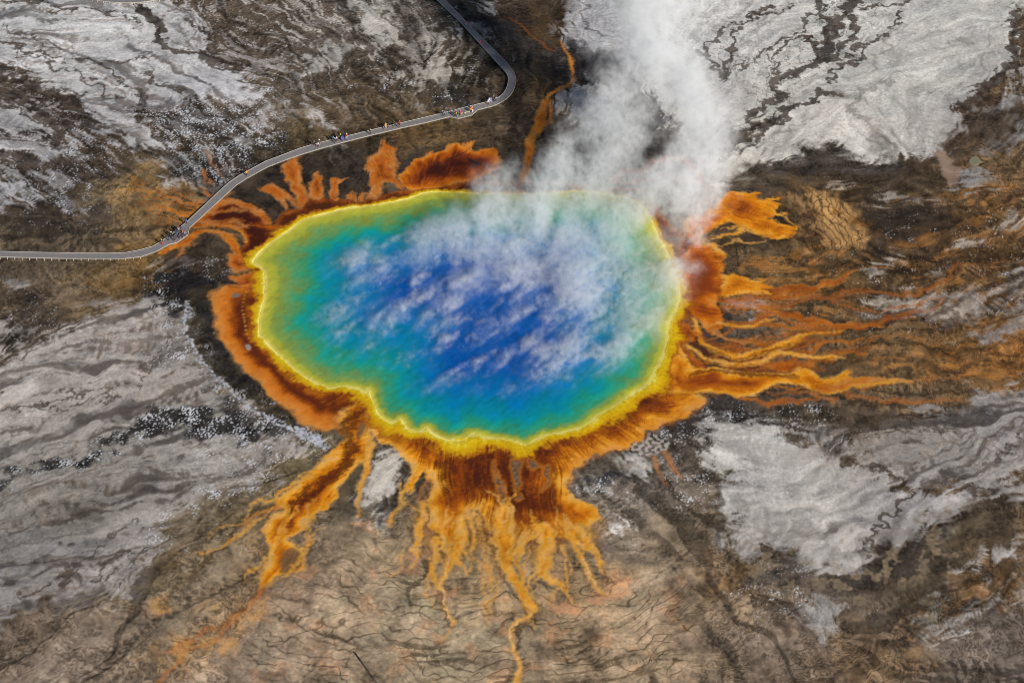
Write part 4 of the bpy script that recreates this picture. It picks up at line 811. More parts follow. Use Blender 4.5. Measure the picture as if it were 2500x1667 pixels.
def sheet_mesh(name, xs, ys, zz, attrs, keep=None):
    """regular sheet of quads; attrs: name -> (ny,nx) or (ny,nx,3)"""
    ny, nx = zz.shape
    co = np.empty((ny, nx, 3), np.float32); co[..., 0] = xs[None, :]; co[..., 1] = ys[:, None]; co[..., 2] = zz
    idx = np.arange(ny * nx, dtype=np.int32).reshape(ny, nx)
    q = np.stack([idx[:-1, :-1], idx[:-1, 1:], idx[1:, 1:], idx[1:, :-1]], -1)
    q = q.reshape(-1, 4) if keep is None else q[keep]
    if keep is not None:
        used = np.unique(q); re = np.full(ny * nx, -1, np.int32); re[used] = np.arange(len(used)); q = re[q]
    else: used = slice(None)
    co = co.reshape(-1, 3)[used]
    me = bpy.data.meshes.new(name)
    me.vertices.add(len(co)); me.vertices.foreach_set('co', co.ravel())
    n = len(q); me.loops.add(n * 4); me.loops.foreach_set('vertex_index', q.ravel().astype(np.int32))
    me.polygons.add(n); me.polygons.foreach_set('loop_start', np.arange(0, n * 4, 4, dtype=np.int32))
    me.polygons.foreach_set('use_smooth', np.ones(n, bool))
    for k, a in attrs.items():
        if a.ndim == 3:
            at = me.attributes.new(k, 'FLOAT_COLOR', 'POINT')
            c = np.ones((len(co), 4), np.float32); c[:, :3] = a.reshape(-1, 3)[used]; at.data.foreach_set('color', c.ravel())
        else:
            at = me.attributes.new(k, 'FLOAT', 'POINT'); at.data.foreach_set('value', a.reshape(-1)[used].astype(np.float32))
    me.update(calc_edges=True); me.validate()
    return me

# ---------------------------------------------------------------- ground
shore_out = -up(PC, X, Y)
Z = HGT * ss(.3, 5.0, shore_out) + .06 * ss(0.0, 1.0, shore_out) - .02
Z = np.where(shore_out < 0, -.06 + .22 * shore_out.clip(-14, 0), Z).astype(np.float32)
ext = np.array([*np.arange(1.2, 125, 1.4), 133, 146, 163, 185, 210, 240, 320, 430, 600, 850, 1200, 1700, 2400, 3400, 5000], np.float32)
off = (np.minimum(ext, 125 + ext * .02) / RES).astype(int)
xs = np.concatenate([GX[0] - ext[::-1], GX, GX[-1] + ext]); xi = np.concatenate([off[::-1], np.arange(NX), NX - 1 - off])
ys = np.concatenate([GY[0] - ext[::-1], GY, GY[-1] + ext]); yi = np.concatenate([off[::-1], np.arange(NY), NY - 1 - off])
ze = Z[yi][:, xi]
gm = sheet_mesh('ground', xs, ys, ze, {'ground_colour': COL[yi][:, xi], 'wet': GLS[yi][:, xi].clip(0, 1)})
ground_ob = tag(link('ground', gm), 'hot spring basin floor of grey sinter, brown mats and orange runoff channels', 'ground', kind='structure')

m = bpy.data.materials.new('basin_floor'); m.use_nodes = True; nt = m.node_tree; b = nt.nodes['Principled BSDF']
at = nt.nodes.new('ShaderNodeAttribute'); at.attribute_name = 'ground_colour'
aw = nt.nodes.new('ShaderNodeAttribute'); aw.attribute_name = 'wet'
geo = nt.nodes.new('ShaderNodeNewGeometry')
n1 = nt.nodes.new('ShaderNodeTexNoise'); n1.inputs['Scale'].default_value = 1.6; n1.inputs['Detail'].default_value = 5; n1.inputs['Roughness'].default_value = .65
n2 = nt.nodes.new('ShaderNodeTexNoise'); n2.inputs['Scale'].default_value = .35; n2.inputs['Detail'].default_value = 6; n2.inputs['Roughness'].default_value = .7
for n in (n1, n2): nt.links.new(geo.outputs['Position'], n.inputs['Vector'])
mr = nt.nodes.new('ShaderNodeMapRange'); mr.inputs['From Min'].default_value = .25; mr.inputs['From Max'].default_value = .75; mr.inputs['To Min'].default_value = .80; mr.inputs['To Max'].default_value = 1.20
nt.links.new(n1.outputs['Fac'], mr.inputs['Value'])
for k_, a_, b_ in (('To Min', .80, .94), ('To Max', 1.20, 1.06)):
    q_ = nt.nodes.new('ShaderNodeMapRange'); q_.inputs['To Min'].default_value = a_; q_.inputs['To Max'].default_value = b_; q_.inputs['From Max'].default_value = .6; nt.links.new(aw.outputs['Fac'], q_.inputs['Value']); nt.links.new(q_.outputs[0], mr.inputs[k_])
mx = nt.nodes.new('ShaderNodeVectorMath'); mx.operation = 'SCALE'; nt.links.new(at.outputs['Color'], mx.inputs[0]); nt.links.new(mr.outputs[0], mx.inputs['Scale'])
nt.links.new(mx.outputs[0], b.inputs['Base Color'])
rr = nt.nodes.new('ShaderNodeMapRange'); rr.inputs['To Min'].default_value = .92; rr.inputs['To Max'].default_value = .50; nt.links.new(aw.outputs['Fac'], rr.inputs['Value']); nt.links.new(rr.outputs[0], b.inputs['Roughness'])
b.inputs['Specular IOR Level'].default_value = .12
add = nt.nodes.new('ShaderNodeMath'); add.operation = 'MULTIPLY_ADD'; add.inputs[1].default_value = .35; nt.links.new(n1.outputs['Fac'], add.inputs[0]); nt.links.new(n2.outputs['Fac'], add.inputs[2])
bp = nt.nodes.new('ShaderNodeBump'); bp.inputs['Distance'].default_value = .22
bs = nt.nodes.new('ShaderNodeMapRange'); bs.inputs['From Max'].default_value = .6; bs.inputs['To Min'].default_value = .24; bs.inputs['To Max'].default_value = .06; nt.links.new(aw.outputs['Fac'], bs.inputs['Value']); nt.links.new(bs.outputs[0], bp.inputs['Strength'])
nt.links.new(add.outputs[0], bp.inputs['Height']); nt.links.new(bp.outputs[0], b.inputs['Normal'])
gm.materials.append(m)

# ---------------------------------------------------------------- the spring's water
wres = .5
wx = np.arange(POOL[:, 0].min() - 2, POOL[:, 0].max() + 2, wres, dtype=np.float32); wy = np.arange(POOL[:, 1].min() - 2, POOL[:, 1].max() + 2, wres, dtype=np.float32)
WXX, WYY = np.meshgrid(wx, wy)
dr = up(PC, WXX, WYY)                                              # metres in from the shore
def bear(v):
    a = np.degrees(np.arctan2(WYY - POOL[:, 1].mean(), WXX - POOL[:, 0].mean())); k = sorted(v.items())
    return np.interp(a, [q[0] for q in k], [q[1] for q in k], period=360)
w1 = fbm(WXX, WYY, 9.0, 4, 81); w2 = fbm(WXX, WYY, 2.6, 3, 85)
ca, sa = math.cos(R(48)), math.sin(R(48))
sx, sy = (WXX * ca + WYY * sa) * .3, -WXX * sa + WYY * ca          # wind-drawn streaks
w3 = fbm(sx, sy, 2.4, 4, 88)
dd = dr + (1.2 * w1 + .22 * w3) * ss(1.5, 9, dr) + .25 * w2 * ss(.3, 2, dr)
s1 = bear({-180: .7, -120: .5, -90: .3, -40: .5, 0: .7, 60: .6, 90: .5, 130: .9, 160: .9})
s2 = bear({-180: 3.2, -150: 2.2, -125: 1.3, -105: 1.5, -90: 1.5, -60: 1.5, -30: 1.8, 0: 2.4, 40: 3.0, 90: 3.4, 120: 4.5, 150: 4.5})
s3 = bear({-180: 9., -150: 6.5, -125: 3.2, -105: 2.4, -90: 2.3, -60: 2.5, -30: 4.0, 0: 6.0, 40: 8.0, 90: 8.0, 120: 10., 150: 11.})
s4 = bear({-180: 15., -150: 13., -125: 10., -105: 6.5, -90: 6.5, -60: 7.5, -30: 9., 0: 13., 40: 15., 90: 15., 120: 15., 150: 16.})
s5 = bear({-180: 26., -150: 23., -125: 17., -105: 14., -90: 14., -60: 15., -30: 17., 0: 21., 40: 23., 90: 22., 120: 24., 150: 27.})
s6 = s5 + 9
ed = [np.zeros_like(s1), s1, s2, s3, s4, s5, s6]
tt = sum(np.clip((dd - ed[i]) / (ed[i + 1] - ed[i]), 0, 1) for i in range(6))
wc = ramp(tt, [(0, (214, 198, 100)), (.6, (216, 202, 104)), (1, (190, 182, 62)), (1.75, (166, 172, 60)), (2, (140, 156, 66)), (3, (60, 150, 106)), (3.5, (26, 148, 130)), (4, (10, 136, 150)), (5, (2, 112, 168)), (6, (0, 80, 156))])
dkg = ss(.2, 1.4, w2 + .4 * w3) * ss(.8, 2.2, tt) * ss(3.6, 2.6, tt) * .45
wc = wc * (1 - dkg[..., None] * np.array([.55, .35, .45]))
wc = wc * (1 + .05 * w3 + .06 * w1 + .05 * w2)[..., None].clip(.5, 1.5)
keep = (dr[:-1, :-1] > -1.2)
wm = sheet_mesh('pool_water', wx, wy, np.full(WXX.shape, -.05, np.float32), {'water_colour': wc.astype(np.float32)}, keep)
water = tag(link('pool_water', wm), 'hot spring pool, deep blue centre through green to a yellow edge', 'water', kind='structure')
m = bpy.data.materials.new('spring_water'); m.use_nodes = True; nt = m.node_tree; b = nt.nodes['Principled BSDF']
at = nt.nodes.new('ShaderNodeAttribute'); at.attribute_name = 'water_colour'; nt.links.new(at.outputs['Color'], b.inputs['Base Color'])
b.inputs['Roughness'].default_value = .28; b.inputs['IOR'].default_value = 1.33; b.inputs['Specular IOR Level'].default_value = .35
geo = nt.nodes.new('ShaderNodeNewGeometry'); n1 = nt.nodes.new('ShaderNodeTexNoise'); n1.inputs['Scale'].default_value = .9; n1.inputs['Detail'].default_value = 5
mpg = nt.nodes.new('ShaderNodeMapping'); mpg.vector_type = 'TEXTURE'; mpg.inputs['Rotation'].default_value = (0, 0, R(48)); mpg.inputs['Scale'].default_value = (3.0, 1, 1)
nt.links.new(geo.outputs['Position'], mpg.inputs['Vector']); nt.links.new(mpg.outputs[0], n1.inputs['Vector'])
bp = nt.nodes.new('ShaderNodeBump'); bp.inputs['Strength'].default_value = .35; bp.inputs['Distance'].default_value = .2
nt.links.new(n1.outputs['Fac'], bp.inputs['Height']); nt.links.new(bp.outputs[0], b.inputs['Normal'])
wm.materials.append(m)

# little tan pool to the north-east
sp = smooth_line(W('j 1955,1165 1965,1135 2000,1115 2050,1103 2090,1112 2098,1140 2070,1165 2040,1170 2010,1190 1975,1190'), closed=True, n=5)
bm = bmesh.new(); ctr = sp.mean(0)
zp = float(Z[np.searchsorted(GY, ctr[1]), np.searchsorted(GX, ctr[0])]) + .05
rings = [[bm.verts.new((ctr[0] + (p[0] - ctr[0]) * k, ctr[1] + (p[1] - ctr[1]) * k, zp if k < 1.05 else zp - .4)) for p in sp] for k in (1.12, 1.0, .8, .6, .4, .2)]
for ra, rb in zip(rings, rings[1:]):
    for q in range(len(sp)): bm.faces.new((ra[q], ra[(q + 1) % len(sp)], rb[(q + 1) % len(sp)], rb[q]))
bm.faces.new(rings[-1]); bmesh.ops.recalc_face_normals(bm, faces=bm.faces)
me = bpy.data.meshes.new('small_pool'); bm.to_mesh(me); bm.free()
m = bpy.data.materials.new('small_pool_water'); m.use_nodes = True; nt = m.node_tree; b = nt.nodes['Principled BSDF']
geo = nt.nodes.new('ShaderNodeNewGeometry'); vm = nt.nodes.new('ShaderNodeVectorMath'); vm.operation = 'DISTANCE'; vm.inputs[1].default_value = (float(ctr[0]) - 1.2, float(ctr[1]) - .6, zp)
nt.links.new(geo.outputs['Position'], vm.inputs[0]); dv = nt.nodes.new('ShaderNodeMath'); dv.operation = 'DIVIDE'; dv.inputs[1].default_value = 3.2; nt.links.new(vm.outputs['Value'], dv.inputs[0])
cr = nt.nodes.new('ShaderNodeValToRGB'); cr.color_ramp.elements[0].color = list(lin(108, 118, 96)) + [1]; cr.color_ramp.elements[1].color = list(lin(84, 74, 60)) + [1]
e = cr.color_ramp.elements.new(.55); e.color = list(lin(140, 124, 96)) + [1]; nt.links.new(dv.outputs[0], cr.inputs[0]); nt.links.new(cr.outputs[0], b.inputs['Base Color']); b.inputs['Roughness'].default_value = .3
me.materials.append(m)
for p in me.polygons: p.use_smooth = True
tag(link('small_pool', me), 'small tan and grey green pool in the brown ground on the far right', 'water', kind='structure')

# ---------------------------------------------------------------- boardwalks
DECK = .52
def px3(pts, z): return [Vector(tuple(float(c) for c in ground(u, v, z))) if False else Vector((float(ground(u, v, z)[0]), float(ground(u, v, z)[1]), z)) for u, v in pts]
def poly_prism(pts, z0, z1, me_name):
    bm = bmesh.new()
    t = [bm.verts.new((p.x, p.y, z1)) for p in pts]; f = bm.faces.new(t)
    r = bmesh.ops.extrude_face_region(bm, geom=[f])
    for v in r['geom']:
        if isinstance(v, bmesh.types.BMVert): v.co.z = z0
    bmesh.ops.triangulate(bm, faces=[f for f in bm.faces if len(f.verts) > 4]); bmesh.ops.recalc_face_normals(bm, faces=bm.faces)
    me = bpy.data.meshes.new(me_name); bm.to_mesh(me); bm.free(); return me
def sweep(pts, w, z0, z1, inset, side, me_name):
    """rectangular timber along a polyline; side=+1 lies to the left of travel"""
    bm = bmesh.new(); rows = []
    n = len(pts)
    for i, p in enumerate(pts):
        a = pts[max(i - 1, 0)]; c = pts[min(i + 1, n - 1)]
        d1 = (p - a); d2 = (c - p); d = Vector((0, 0, 0))
        if d1.length > 1e-6: d += d1.normalized()
        if d2.length > 1e-6: d += d2.normalized()
        d.z = 0; d.normalize(); nrm = Vector((-d.y, d.x, 0)) * side
        k = 1.0
        if d1.length > 1e-6: k = 1 / max(.5, abs(d1.normalized().dot(d)))
        o, q = p + nrm * inset * k, p + nrm * (inset + w) * k
        rows.append([bm.verts.new((o.x, o.y, z0)), bm.verts.new((q.x, q.y, z0)), bm.verts.new((q.x, q.y, z1)), bm.verts.new((o.x, o.y, z1))])
    for ra, rb in zip(rows, rows[1:]):
        for k in range(4): bm.faces.new((ra[k], ra[(k + 1) % 4], rb[(k + 1) % 4], rb[k]))
    bm.faces.new(rows[0]); bm.faces.new(rows[-1][::-1]); bmesh.ops.recalc_face_normals(bm, faces=bm.faces)
    me = bpy.data.meshes.new(me_name); bm.to_mesh(me); bm.free(); return me
def box_mesh(name, sx, sy, z0, z1, bev=.01):
    bm = bmesh.new(); bmesh.ops.create_cube(bm, size=1)
    for v in bm.verts: v.co = Vector((v.co.x * sx, v.co.y * sy, z0 if v.co.z < 0 else z1))
    if bev: bmesh.ops.bevel(bm, geom=bm.edges[:], offset=bev, segments=1, affect='EDGES')
    me = bpy.data.meshes.new(name); bm.to_mesh(me); bm.free(); return me

M_DECK = mat_plain('weathered_deck', (126, 121, 120), .85, .10, 1.3, .15)
M_KERB = mat_plain('pale_kerb_timber', (184, 178, 167), .75, .10, 3.0)
M_POST = mat_plain('post_timber', (196, 188, 168), .8, .15, 8.0)
UPPER = [(-90, 612), (0, 613.7), (96, 615.9), (191, 617.6), (266, 618), (308, 616.5), (340, 610.5), (373, 601.0), (389.5, 591.6), (407.3, 579.1), (431.4, 561.2), (453.7, 543.4), (500, 500.1), (529.8, 471.2), (559.5, 444.8), (583.3, 428.7),
         (605.4, 416.8), (648, 393.8), (700, 374.4), (733, 361.6), (759.5, 354), (782.5, 348), (806.3, 342), (848.8, 331.9), (900, 319.1), (934.2, 310.8), (977.6, 300.6), (1040, 286.0), (1075.4, 277.5), (1109.6, 269.2), (1145.6, 259.2), (1183.7, 250.4),
         (1200, 245.6), (1211.3, 241), (1221, 235), (1228, 228.8), (1234, 220), (1237.8, 210.9), (1240.5, 199), (1239.8, 187), (1236, 179), (1230.6, 172.5), (1169.4, 105.4), (1125.2, 56.1), (1065.6, 0), (1000, -62), (900, -156)]
LOWER = [(-90, 626), (0, 627.5), (88, 630), (191, 632.2), (298, 632.2), (344.4, 627.1), (366, 620), (382.3, 614), (398.4, 605), (412.7, 597), (431.4, 593), (440.4, 587.1), (459.1, 573.8), (462.7, 556.8), (494, 528.2), (525.5, 499.3), (562, 466.1), (576.5, 452.8),
         (600.3, 437.2), (653, 408.3), (700, 390), (729.8, 379.5), (781.6, 363.8), (838.6, 348), (900, 332.4), (984.4, 312.2), (1040, 300.0), (1097.5, 285.8), (1118.5, 290.2), (1151.6, 281.9), (1167.1, 268.6), (1201.4, 260.3), (1217, 254), (1230.1, 246.5), (1239, 240), (1246.7, 232.3),
         (1253, 223), (1257.5, 211), (1260.3, 197.3), (1258.5, 186), (1254.4, 176.0), (1237.4, 153), (1210, 125.9), (1138.8, 54.5), (1086, 0), (1024, -62), (924, -156)]
def boardwalk(up_px, lo_px, label, post_side, post_rng, zt=DECK):
    U = px3(up_px, zt); L = px3(lo_px, zt)
    root = link('boardwalk', poly_prism(U + L[::-1], zt - .12, zt, 'deck')); root.data.materials.append(M_DECK)
    tag(root, label, 'boardwalk')
    k1 = link('kerb', sweep(U, .10, zt - .26, zt + .12, 0, -1, 'kerb'), root); k1.data.materials.append(M_KERB)
    k2 = link('kerb', sweep(L, .11, zt - .16, zt + .12, 0, 1, 'kerb'), root); k2.data.materials.append(M_KERB)
    # posts that carry the outer beam
    pm = box_mesh('post', .16, .16, -.3, zt - .02); pm.materials.append(M_POST)
    E = L if post_side == 'L' else U
    seg = 0.0; nxt = 0.0; cnt = 0
    for a, c in zip(E, E[1:]):
        d = c - a; ln_ = d.length
        if ln_ < 1e-6: continue
        while nxt <= seg + ln_ and cnt < 96:
            p = a + d * ((nxt - seg) / ln_)
            nv = Vector((-d.y, d.x, 0)).normalized() * (-.11)
            if post_rng[0] <= p.x <= post_rng[1]:
                o = link('post', pm, root); o.location = (p.x + nv.x, p.y + nv.y, 0); cnt += 1
            nxt += 2.0
        seg += ln_
    return root
walk = boardwalk(UPPER, LOWER, 'long grey boardwalk curving past the left and top of the blue pool', 'L', (-140, -100))
arc = [(150, -22), (175, -15), (200, -8), (222, -1), (241, 3), (268, 6), (297, 8), (316, 8), (340, 7), (364, 4), (392, -1), (420, -8), (445, -16)]
walk2 = boardwalk([(u - (u - 305) * .06, v - 17) for u, v in arc], arc, 'second boardwalk just showing at the top left edge', 'L', (-150, -80))

# bench on the upper viewing platform
b0, b1 = px3([(1122.5, 281.0), (1148.5, 274.6)], DECK)
d = (b1 - b0); bl = d.length; ang_b = math.atan2(d.y, d.x)
M_BENCH = mat_plain('bench_timber', (208, 200, 158), .7, .1, 5)
bench = bpy.data.objects.new('bench', None); COLL.objects.link(bench); bench.location = (b0 + b1) / 2; bench.rotation_euler = (0, 0, ang_b)
tag(bench, 'long backless pale timber bench on the widened part of the boardwalk', 'bench')
for oy in (-.125, .125):
    s = link('seat_plank', box_mesh('seat_plank', bl, .21, .40, .45), bench); s.location = (0, oy, 0); s.data.materials.append(M_BENCH)
for ox in (-bl * .42, 0, bl * .42):
    s = link('leg', box_mesh('leg', .10, .40, 0, .40), bench); s.location = (ox, 0, 0); s.data.materials.append(M_BENCH)

# dark poles lying on the ground
M_POLE = mat_plain('dark_weathered_wood', (34, 32, 38), .8, .2, 3)
def pole(p0, p1, rad, label):
    a, c = px3([p0, p1], 0.0); d = c - a
    bm = bmesh.new(); n, rows = 10, 14
    rs = random.Random(len(label))
    last = None
    for i in range(rows + 1):
        t = i / rows; r_ = rad * (1 - .45 * t); oz = rad + .18; off = Vector((-d.y, d.x, 0)).normalized() * rs.uniform(-.02, .02)
        u = Vector((-d.y, d.x, 0)).normalized()
        ring = [bm.verts.new(a + d * t + off + u * math.cos(k / n * 6.2832) * r_ + Vector((0, 0, oz + math.sin(k / n * 6.2832) * r_))) for k in range(n)]
        if last:
            for k in range(n): bm.faces.new((last[k], last[(k + 1) % n], ring[(k + 1) % n], ring[k]))
        else: bm.faces.new(ring[::-1])
        last = ring
    bm.faces.new(last); me = bpy.data.meshes.new('fallen_pole'); bm.to_mesh(me); bm.free(); me.materials.append(M_POLE)
    bmesh_ok = tag(link('fallen_pole', me), label, 'pole', 'dark poles lying on the ground'); return bmesh_ok
pole((867, 1594), (926, 1676), .10, 'long thin dark pole lying on the tan terraces at the bottom edge')
pole((1036, 155), (1069, 122), .10, 'short dark pole lying across a pale patch left of the boardwalk')

# ---------------------------------------------------------------- people
def skin_mesh(name, verts, edges, radii, root=0, sub=1):
    me = bpy.data.meshes.new(name + '_sk'); me.from_pydata([Vector(v) for v in verts], edges, [])
    o = bpy.data.objects.new(name + '_sk', me); COLL.objects.link(o)
    o.modifiers.new('skin', 'SKIN'); sv = me.skin_vertices[0].data
    for i, r_ in enumerate(radii):
        sv[i].radius = (r_, r_) if not isinstance(r_, tuple) else r_; sv[i].use_root = (i == root)
    if sub: s = o.modifiers.new('sub', 'SUBSURF'); s.levels = s.render_levels = sub
    dg = bpy.context.evaluated_depsgraph_get()
    out = bpy.data.meshes.new_from_object(o.evaluated_get(dg)); out.name = name
    bpy.data.objects.remove(o); bpy.data.meshes.remove(me)
    for p in out.polygons: p.use_smooth = True
    return out

def joints(pose):
    J = {}
    hz = .93
    J['pelvis'] = (0, 0, hz); J['belly'] = (0, .01, hz + .16); J['chest'] = (0, .0, hz + .34); J['neck'] = (0, .0, hz + .52); J['skull'] = (0, .025, hz + .645); J['crown'] = (0, .01, hz + .74)
    st = {'stand': (.04, -.03), 'walk': (.26, -.26), 'lean': (.03, -.05), 'wide': (.0, .0)}[pose]
    for s, n in ((1, 'l'), (-1, 'r')):
        f = st[0] if s > 0 else st[1]; w = .10 if pose != 'wide' else .17
        J['hip' + n] = (.09 * s, 0, hz - .04); J['knee' + n] = ((.09 + w) / 2 * s * 1.02, f * .55 + .03, .49); J['ankle' + n] = (w * s, f, .085); J['toe' + n] = (w * s * 1.12, f + .16, .04)
        J['sh' + n] = (.185 * s, 0, hz + .47)
        af = -f * .8
        if pose == 'lean': J['el' + n] = (.27 * s, .13, hz + .24); J['wr' + n] = (.12 * s, .32, hz + .36)        # holding a camera up
        elif pose == 'wide': J['el' + n] = (.30 * s, -.02, hz + .24); J['wr' + n] = (.22 * s, .12, hz + .04)
        else: J['el' + n] = (.245 * s, af * .35 - .02, hz + .19); J['wr' + n] = (.26 * s, af * .8 + .05, hz - .05)
    return J

def body_mesh(pose, k=1.0):
    J = joints(pose); V, E, RR, ix = [], [], [], {}
    def add(n, p, r_, par=None):
        ix[n] = len(V); V.append(p); RR.append(r_)
        if par: E.append((ix[par], ix[n]))
    add('pelvis', J['pelvis'], (.13, .10)); add('belly', J['belly'], (.115, .09), 'pelvis'); add('chest', J['chest'], (.135, .10), 'belly'); add('neck', J['neck'], .055, 'chest')
    add('skull', J['skull'], (.078, .092), 'neck'); add('crown', J['crown'], (.062, .07), 'skull'); add('nose', (0, .125, .93 + .625), .014, 'skull')
    for s, n in ((1, 'l'), (-1, 'r')):
        add('ear' + n, (.082 * s, .015, .93 + .635), .014, 'skull')
        add('hip' + n, J['hip' + n], .088, 'pelvis'); add('knee' + n, J['knee' + n], .057, 'hip' + n); add('ankle' + n, J['ankle' + n], .042, 'knee' + n); add('toe' + n, J['toe' + n], .036, 'ankle' + n)
        add('sh' + n, J['sh' + n], .058, 'chest'); add('el' + n, J['el' + n], .042, 'sh' + n); add('wr' + n, J['wr' + n], .029, 'el' + n)
        e, w = Vector(J['el' + n]), Vector(J['wr' + n]); d = (w - e).normalized(); side = Vector((0, 1, 0)) if abs(d.y) < .8 else Vector((0, 0, 1)); side = (side - d * side.dot(d)).normalized(); palm_n = d.cross(side)
        add('palm' + n, tuple(w + d * .06), (.036, .02), 'wr' + n)
        for q, (o_, l_) in enumerate(((-.027, .085), (-.009, .10), (.009, .095), (.027, .075))):
            a = w + d * .085 + side * o_; add(f'k{q}{n}', tuple(a), .0095, 'palm' + n); add(f'f{q}{n}', tuple(a + d * l_ * .55 + palm_n * .012 * s), .0085, f'k{q}{n}'); add(f't{q}{n}', tuple(a + d * l_ * .9 + palm_n * .035 * s), .0075, f'f{q}{n}')
        add('th' + n, tuple(w + d * .045 + side * .04), .010, 'palm' + n); add('tt' + n, tuple(w + d * .085 + side * .058), .008, 'th' + n)
    return skin_mesh('person', V, E, RR)

def top_mesh(pose, long=False, bulk=1.0):
    J = joints(pose); V = [J['belly'], J['chest'], (0, 0, .93 + .475)]; E = [(0, 1), (1, 2)]; RR = [(.148 * bulk, .118 * bulk), (.160 * bulk, .125 * bulk), (.085, .07)]
    V.append((0, 0, .93 - .03)); E.append((0, 3)); RR.append((.155 * bulk, .125 * bulk))
    if long: V.append((0, 0, .60)); E.append((3, 4)); RR.append((.20, .17))
    for s, n in ((1, 'l'), (-1, 'r')):
        b_ = len(V); e, w = Vector(J['el' + n]), Vector(J['wr' + n])
        V += [J['sh' + n], J['el' + n], tuple(e.lerp(w, .88))]; E += [(1, b_), (b_, b_ + 1), (b_ + 1, b_ + 2)]; RR += [.074 * bulk, .060 * bulk, .050]
    return skin_mesh('top', V, E, RR, 1)

def leg_mesh(pose, shorts=False):
    J = joints(pose); V = [J['pelvis'], (0, .0, .93 + .08)]; E = [(0, 1)]; RR = [(.148, .115), (.135, .105)]
    for s, n in ((1, 'l'), (-1, 'r')):
        b_ = len(V); k_, a_ = Vector(J['knee' + n]), Vector(J['ankle' + n])
        V += [J['hip' + n], J['knee' + n]]; E += [(0, b_), (b_, b_ + 1)]; RR += [.102, .076]
        if not shorts: V.append(tuple(k_.lerp(a_, .92))); E.append((b_ + 1, b_ + 2)); RR.append(.060)
    return skin_mesh('trousers', V, E, RR)

def blob(name, rings):
    bm = bmesh.new(); last = None; n = 14
    for z, rx, ry, oy in rings:
        ring = [bm.verts.new((math.cos(k / n * 6.2832) * rx, oy + math.sin(k / n * 6.2832) * ry, z)) for k in range(n)]
        if last:
            for k in range(n): bm.faces.new((last[k], last[(k + 1) % n], ring[(k + 1) % n], ring[k]))
        else: bm.faces.new(ring[::-1])
        last = ring
    bm.faces.new(last); me = bpy.data.meshes.new(name); bm.to_mesh(me); bm.free()
    for p in me.polygons: p.use_smooth = True
    return me
HZ = .93
HAIR = blob('hair', [(HZ + .60, .085, .06, -.035), (HZ + .66, .098, .095, -.012), (HZ + .73, .096, .102, .0), (HZ + .79, .078, .085, .0), (HZ + .825, .04, .045, .0)])
LONGHAIR = blob('hair', [(HZ + .40, .07, .035, -.075), (HZ + .52, .095, .055, -.06), (HZ + .64, .10, .085, -.025), (HZ + .73, .10, .106, .0), (HZ + .79, .08, .088, .0), (HZ + .83, .04, .045, .0)])
HAT = blob('hat', [(HZ + .715, .20, .21, .005), (HZ + .730, .20, .21, .005), (HZ + .74, .108, .118, .0), (HZ + .82, .10, .108, .0), (HZ + .86, .06, .065, .0)])
CAP = blob('cap', [(HZ + .715, .104, .115, .0), (HZ + .72, .106, .19, .065), (HZ + .735, .106, .18, .06), (HZ + .745, .103, .112, .0), (HZ + .80, .088, .096, .0), (HZ + .835, .045, .05, .0)])
PACK = blob('backpack', [(HZ + .06, .11, .06, -.20), (HZ + .10, .145, .085, -.205), (HZ + .34, .145, .085, -.20), (HZ + .46, .11, .06, -.18), (HZ + .49, .05, .03, -.17)])
POSES = ('stand', 'walk', 'lean', 'wide')
BODY = {p: body_mesh(p) for p in POSES}; TOP = {p: top_mesh(p) for p in POSES}; COAT = {p: top_mesh(p, True, 1.06) for p in POSES}; TRS = {p: leg_mesh(p) for p in POSES}; SHO = {p: leg_mesh(p, True) for p in POSES}
_cloth = {}
def cloth(rgb):
    if rgb not in _cloth: _cloth[rgb] = mat_plain('cloth_%d' % len(_cloth), rgb, .85, .12, 14)
    return _cloth[rgb]
SKIN = mat_plain('skin', (196, 148, 120), .6, .05, 8)
for dct in (BODY, TOP, COAT, TRS, SHO):
    for me in dct.values():
        if not me.materials: me.materials.append(SKIN)
for me in (HAIR, LONGHAIR, HAT, CAP, PACK): me.materials.append(SKIN)
def wear(name, me, parent, rgb):
    o = link(name, me, parent); o.material_slots[0].link = 'OBJECT'; o.material_slots[0].material = cloth(rgb); return o
BLK, NAVY, GREY, WHT, DENIM, BRN = (22, 22, 28), (24, 32, 62), (96, 98, 104), (226, 226, 228), (52, 70, 104), (60, 44, 34)
def person(u, v, label, top, legs, head, face=0, pose='stand', h=1.0, hair='hair', coat=False, shorts=False, pack=None, group='visitors on the boardwalk', z=DECK):
    g = ground(u, v, z)
    o = link('person', BODY[pose]); o.location = (float(g[0]), float(g[1]), z); o.rotation_euler = (0, 0, R(face)); k = h * 1.1; o.scale = (k, k, k)
    tag(o, label, 'person', group)
    wear('coat' if coat else 'top', (COAT if coat else TOP)[pose], o, top); wear('shorts' if shorts else 'trousers', (SHO if shorts else TRS)[pose], o, legs)
    wear(*{'hair': ('hair', HAIR), 'long': ('hair', LONGHAIR), 'hat': ('hat', HAT), 'cap': ('cap', CAP)}[hair], o, head)
    if pack: wear('backpack', PACK, o, pack)
    return o
LO = 'crowd on the lower viewing platform'; T1 = 'group on the boardwalk left of centre'; T2 = 'group on the boardwalk above the orange fans'; T3 = 'group at the upper viewing platform'
person(396.5, 597.5, 'person in red trousers and dark top, leftmost of the platform crowd', BLK, (190, 44, 52), WHT, 200, 'stand', 1.0, 'cap', group=LO)
person(411.3, 587.0, 'person all in black just right of the one in red trousers', BLK, BLK, BLK, 230, 'walk', group=LO)
person(426.3, 588.5, 'tall person in navy near the front kerb of the crowded platform', NAVY, BLK, BRN, 200, 'stand', 1.05, group=LO)
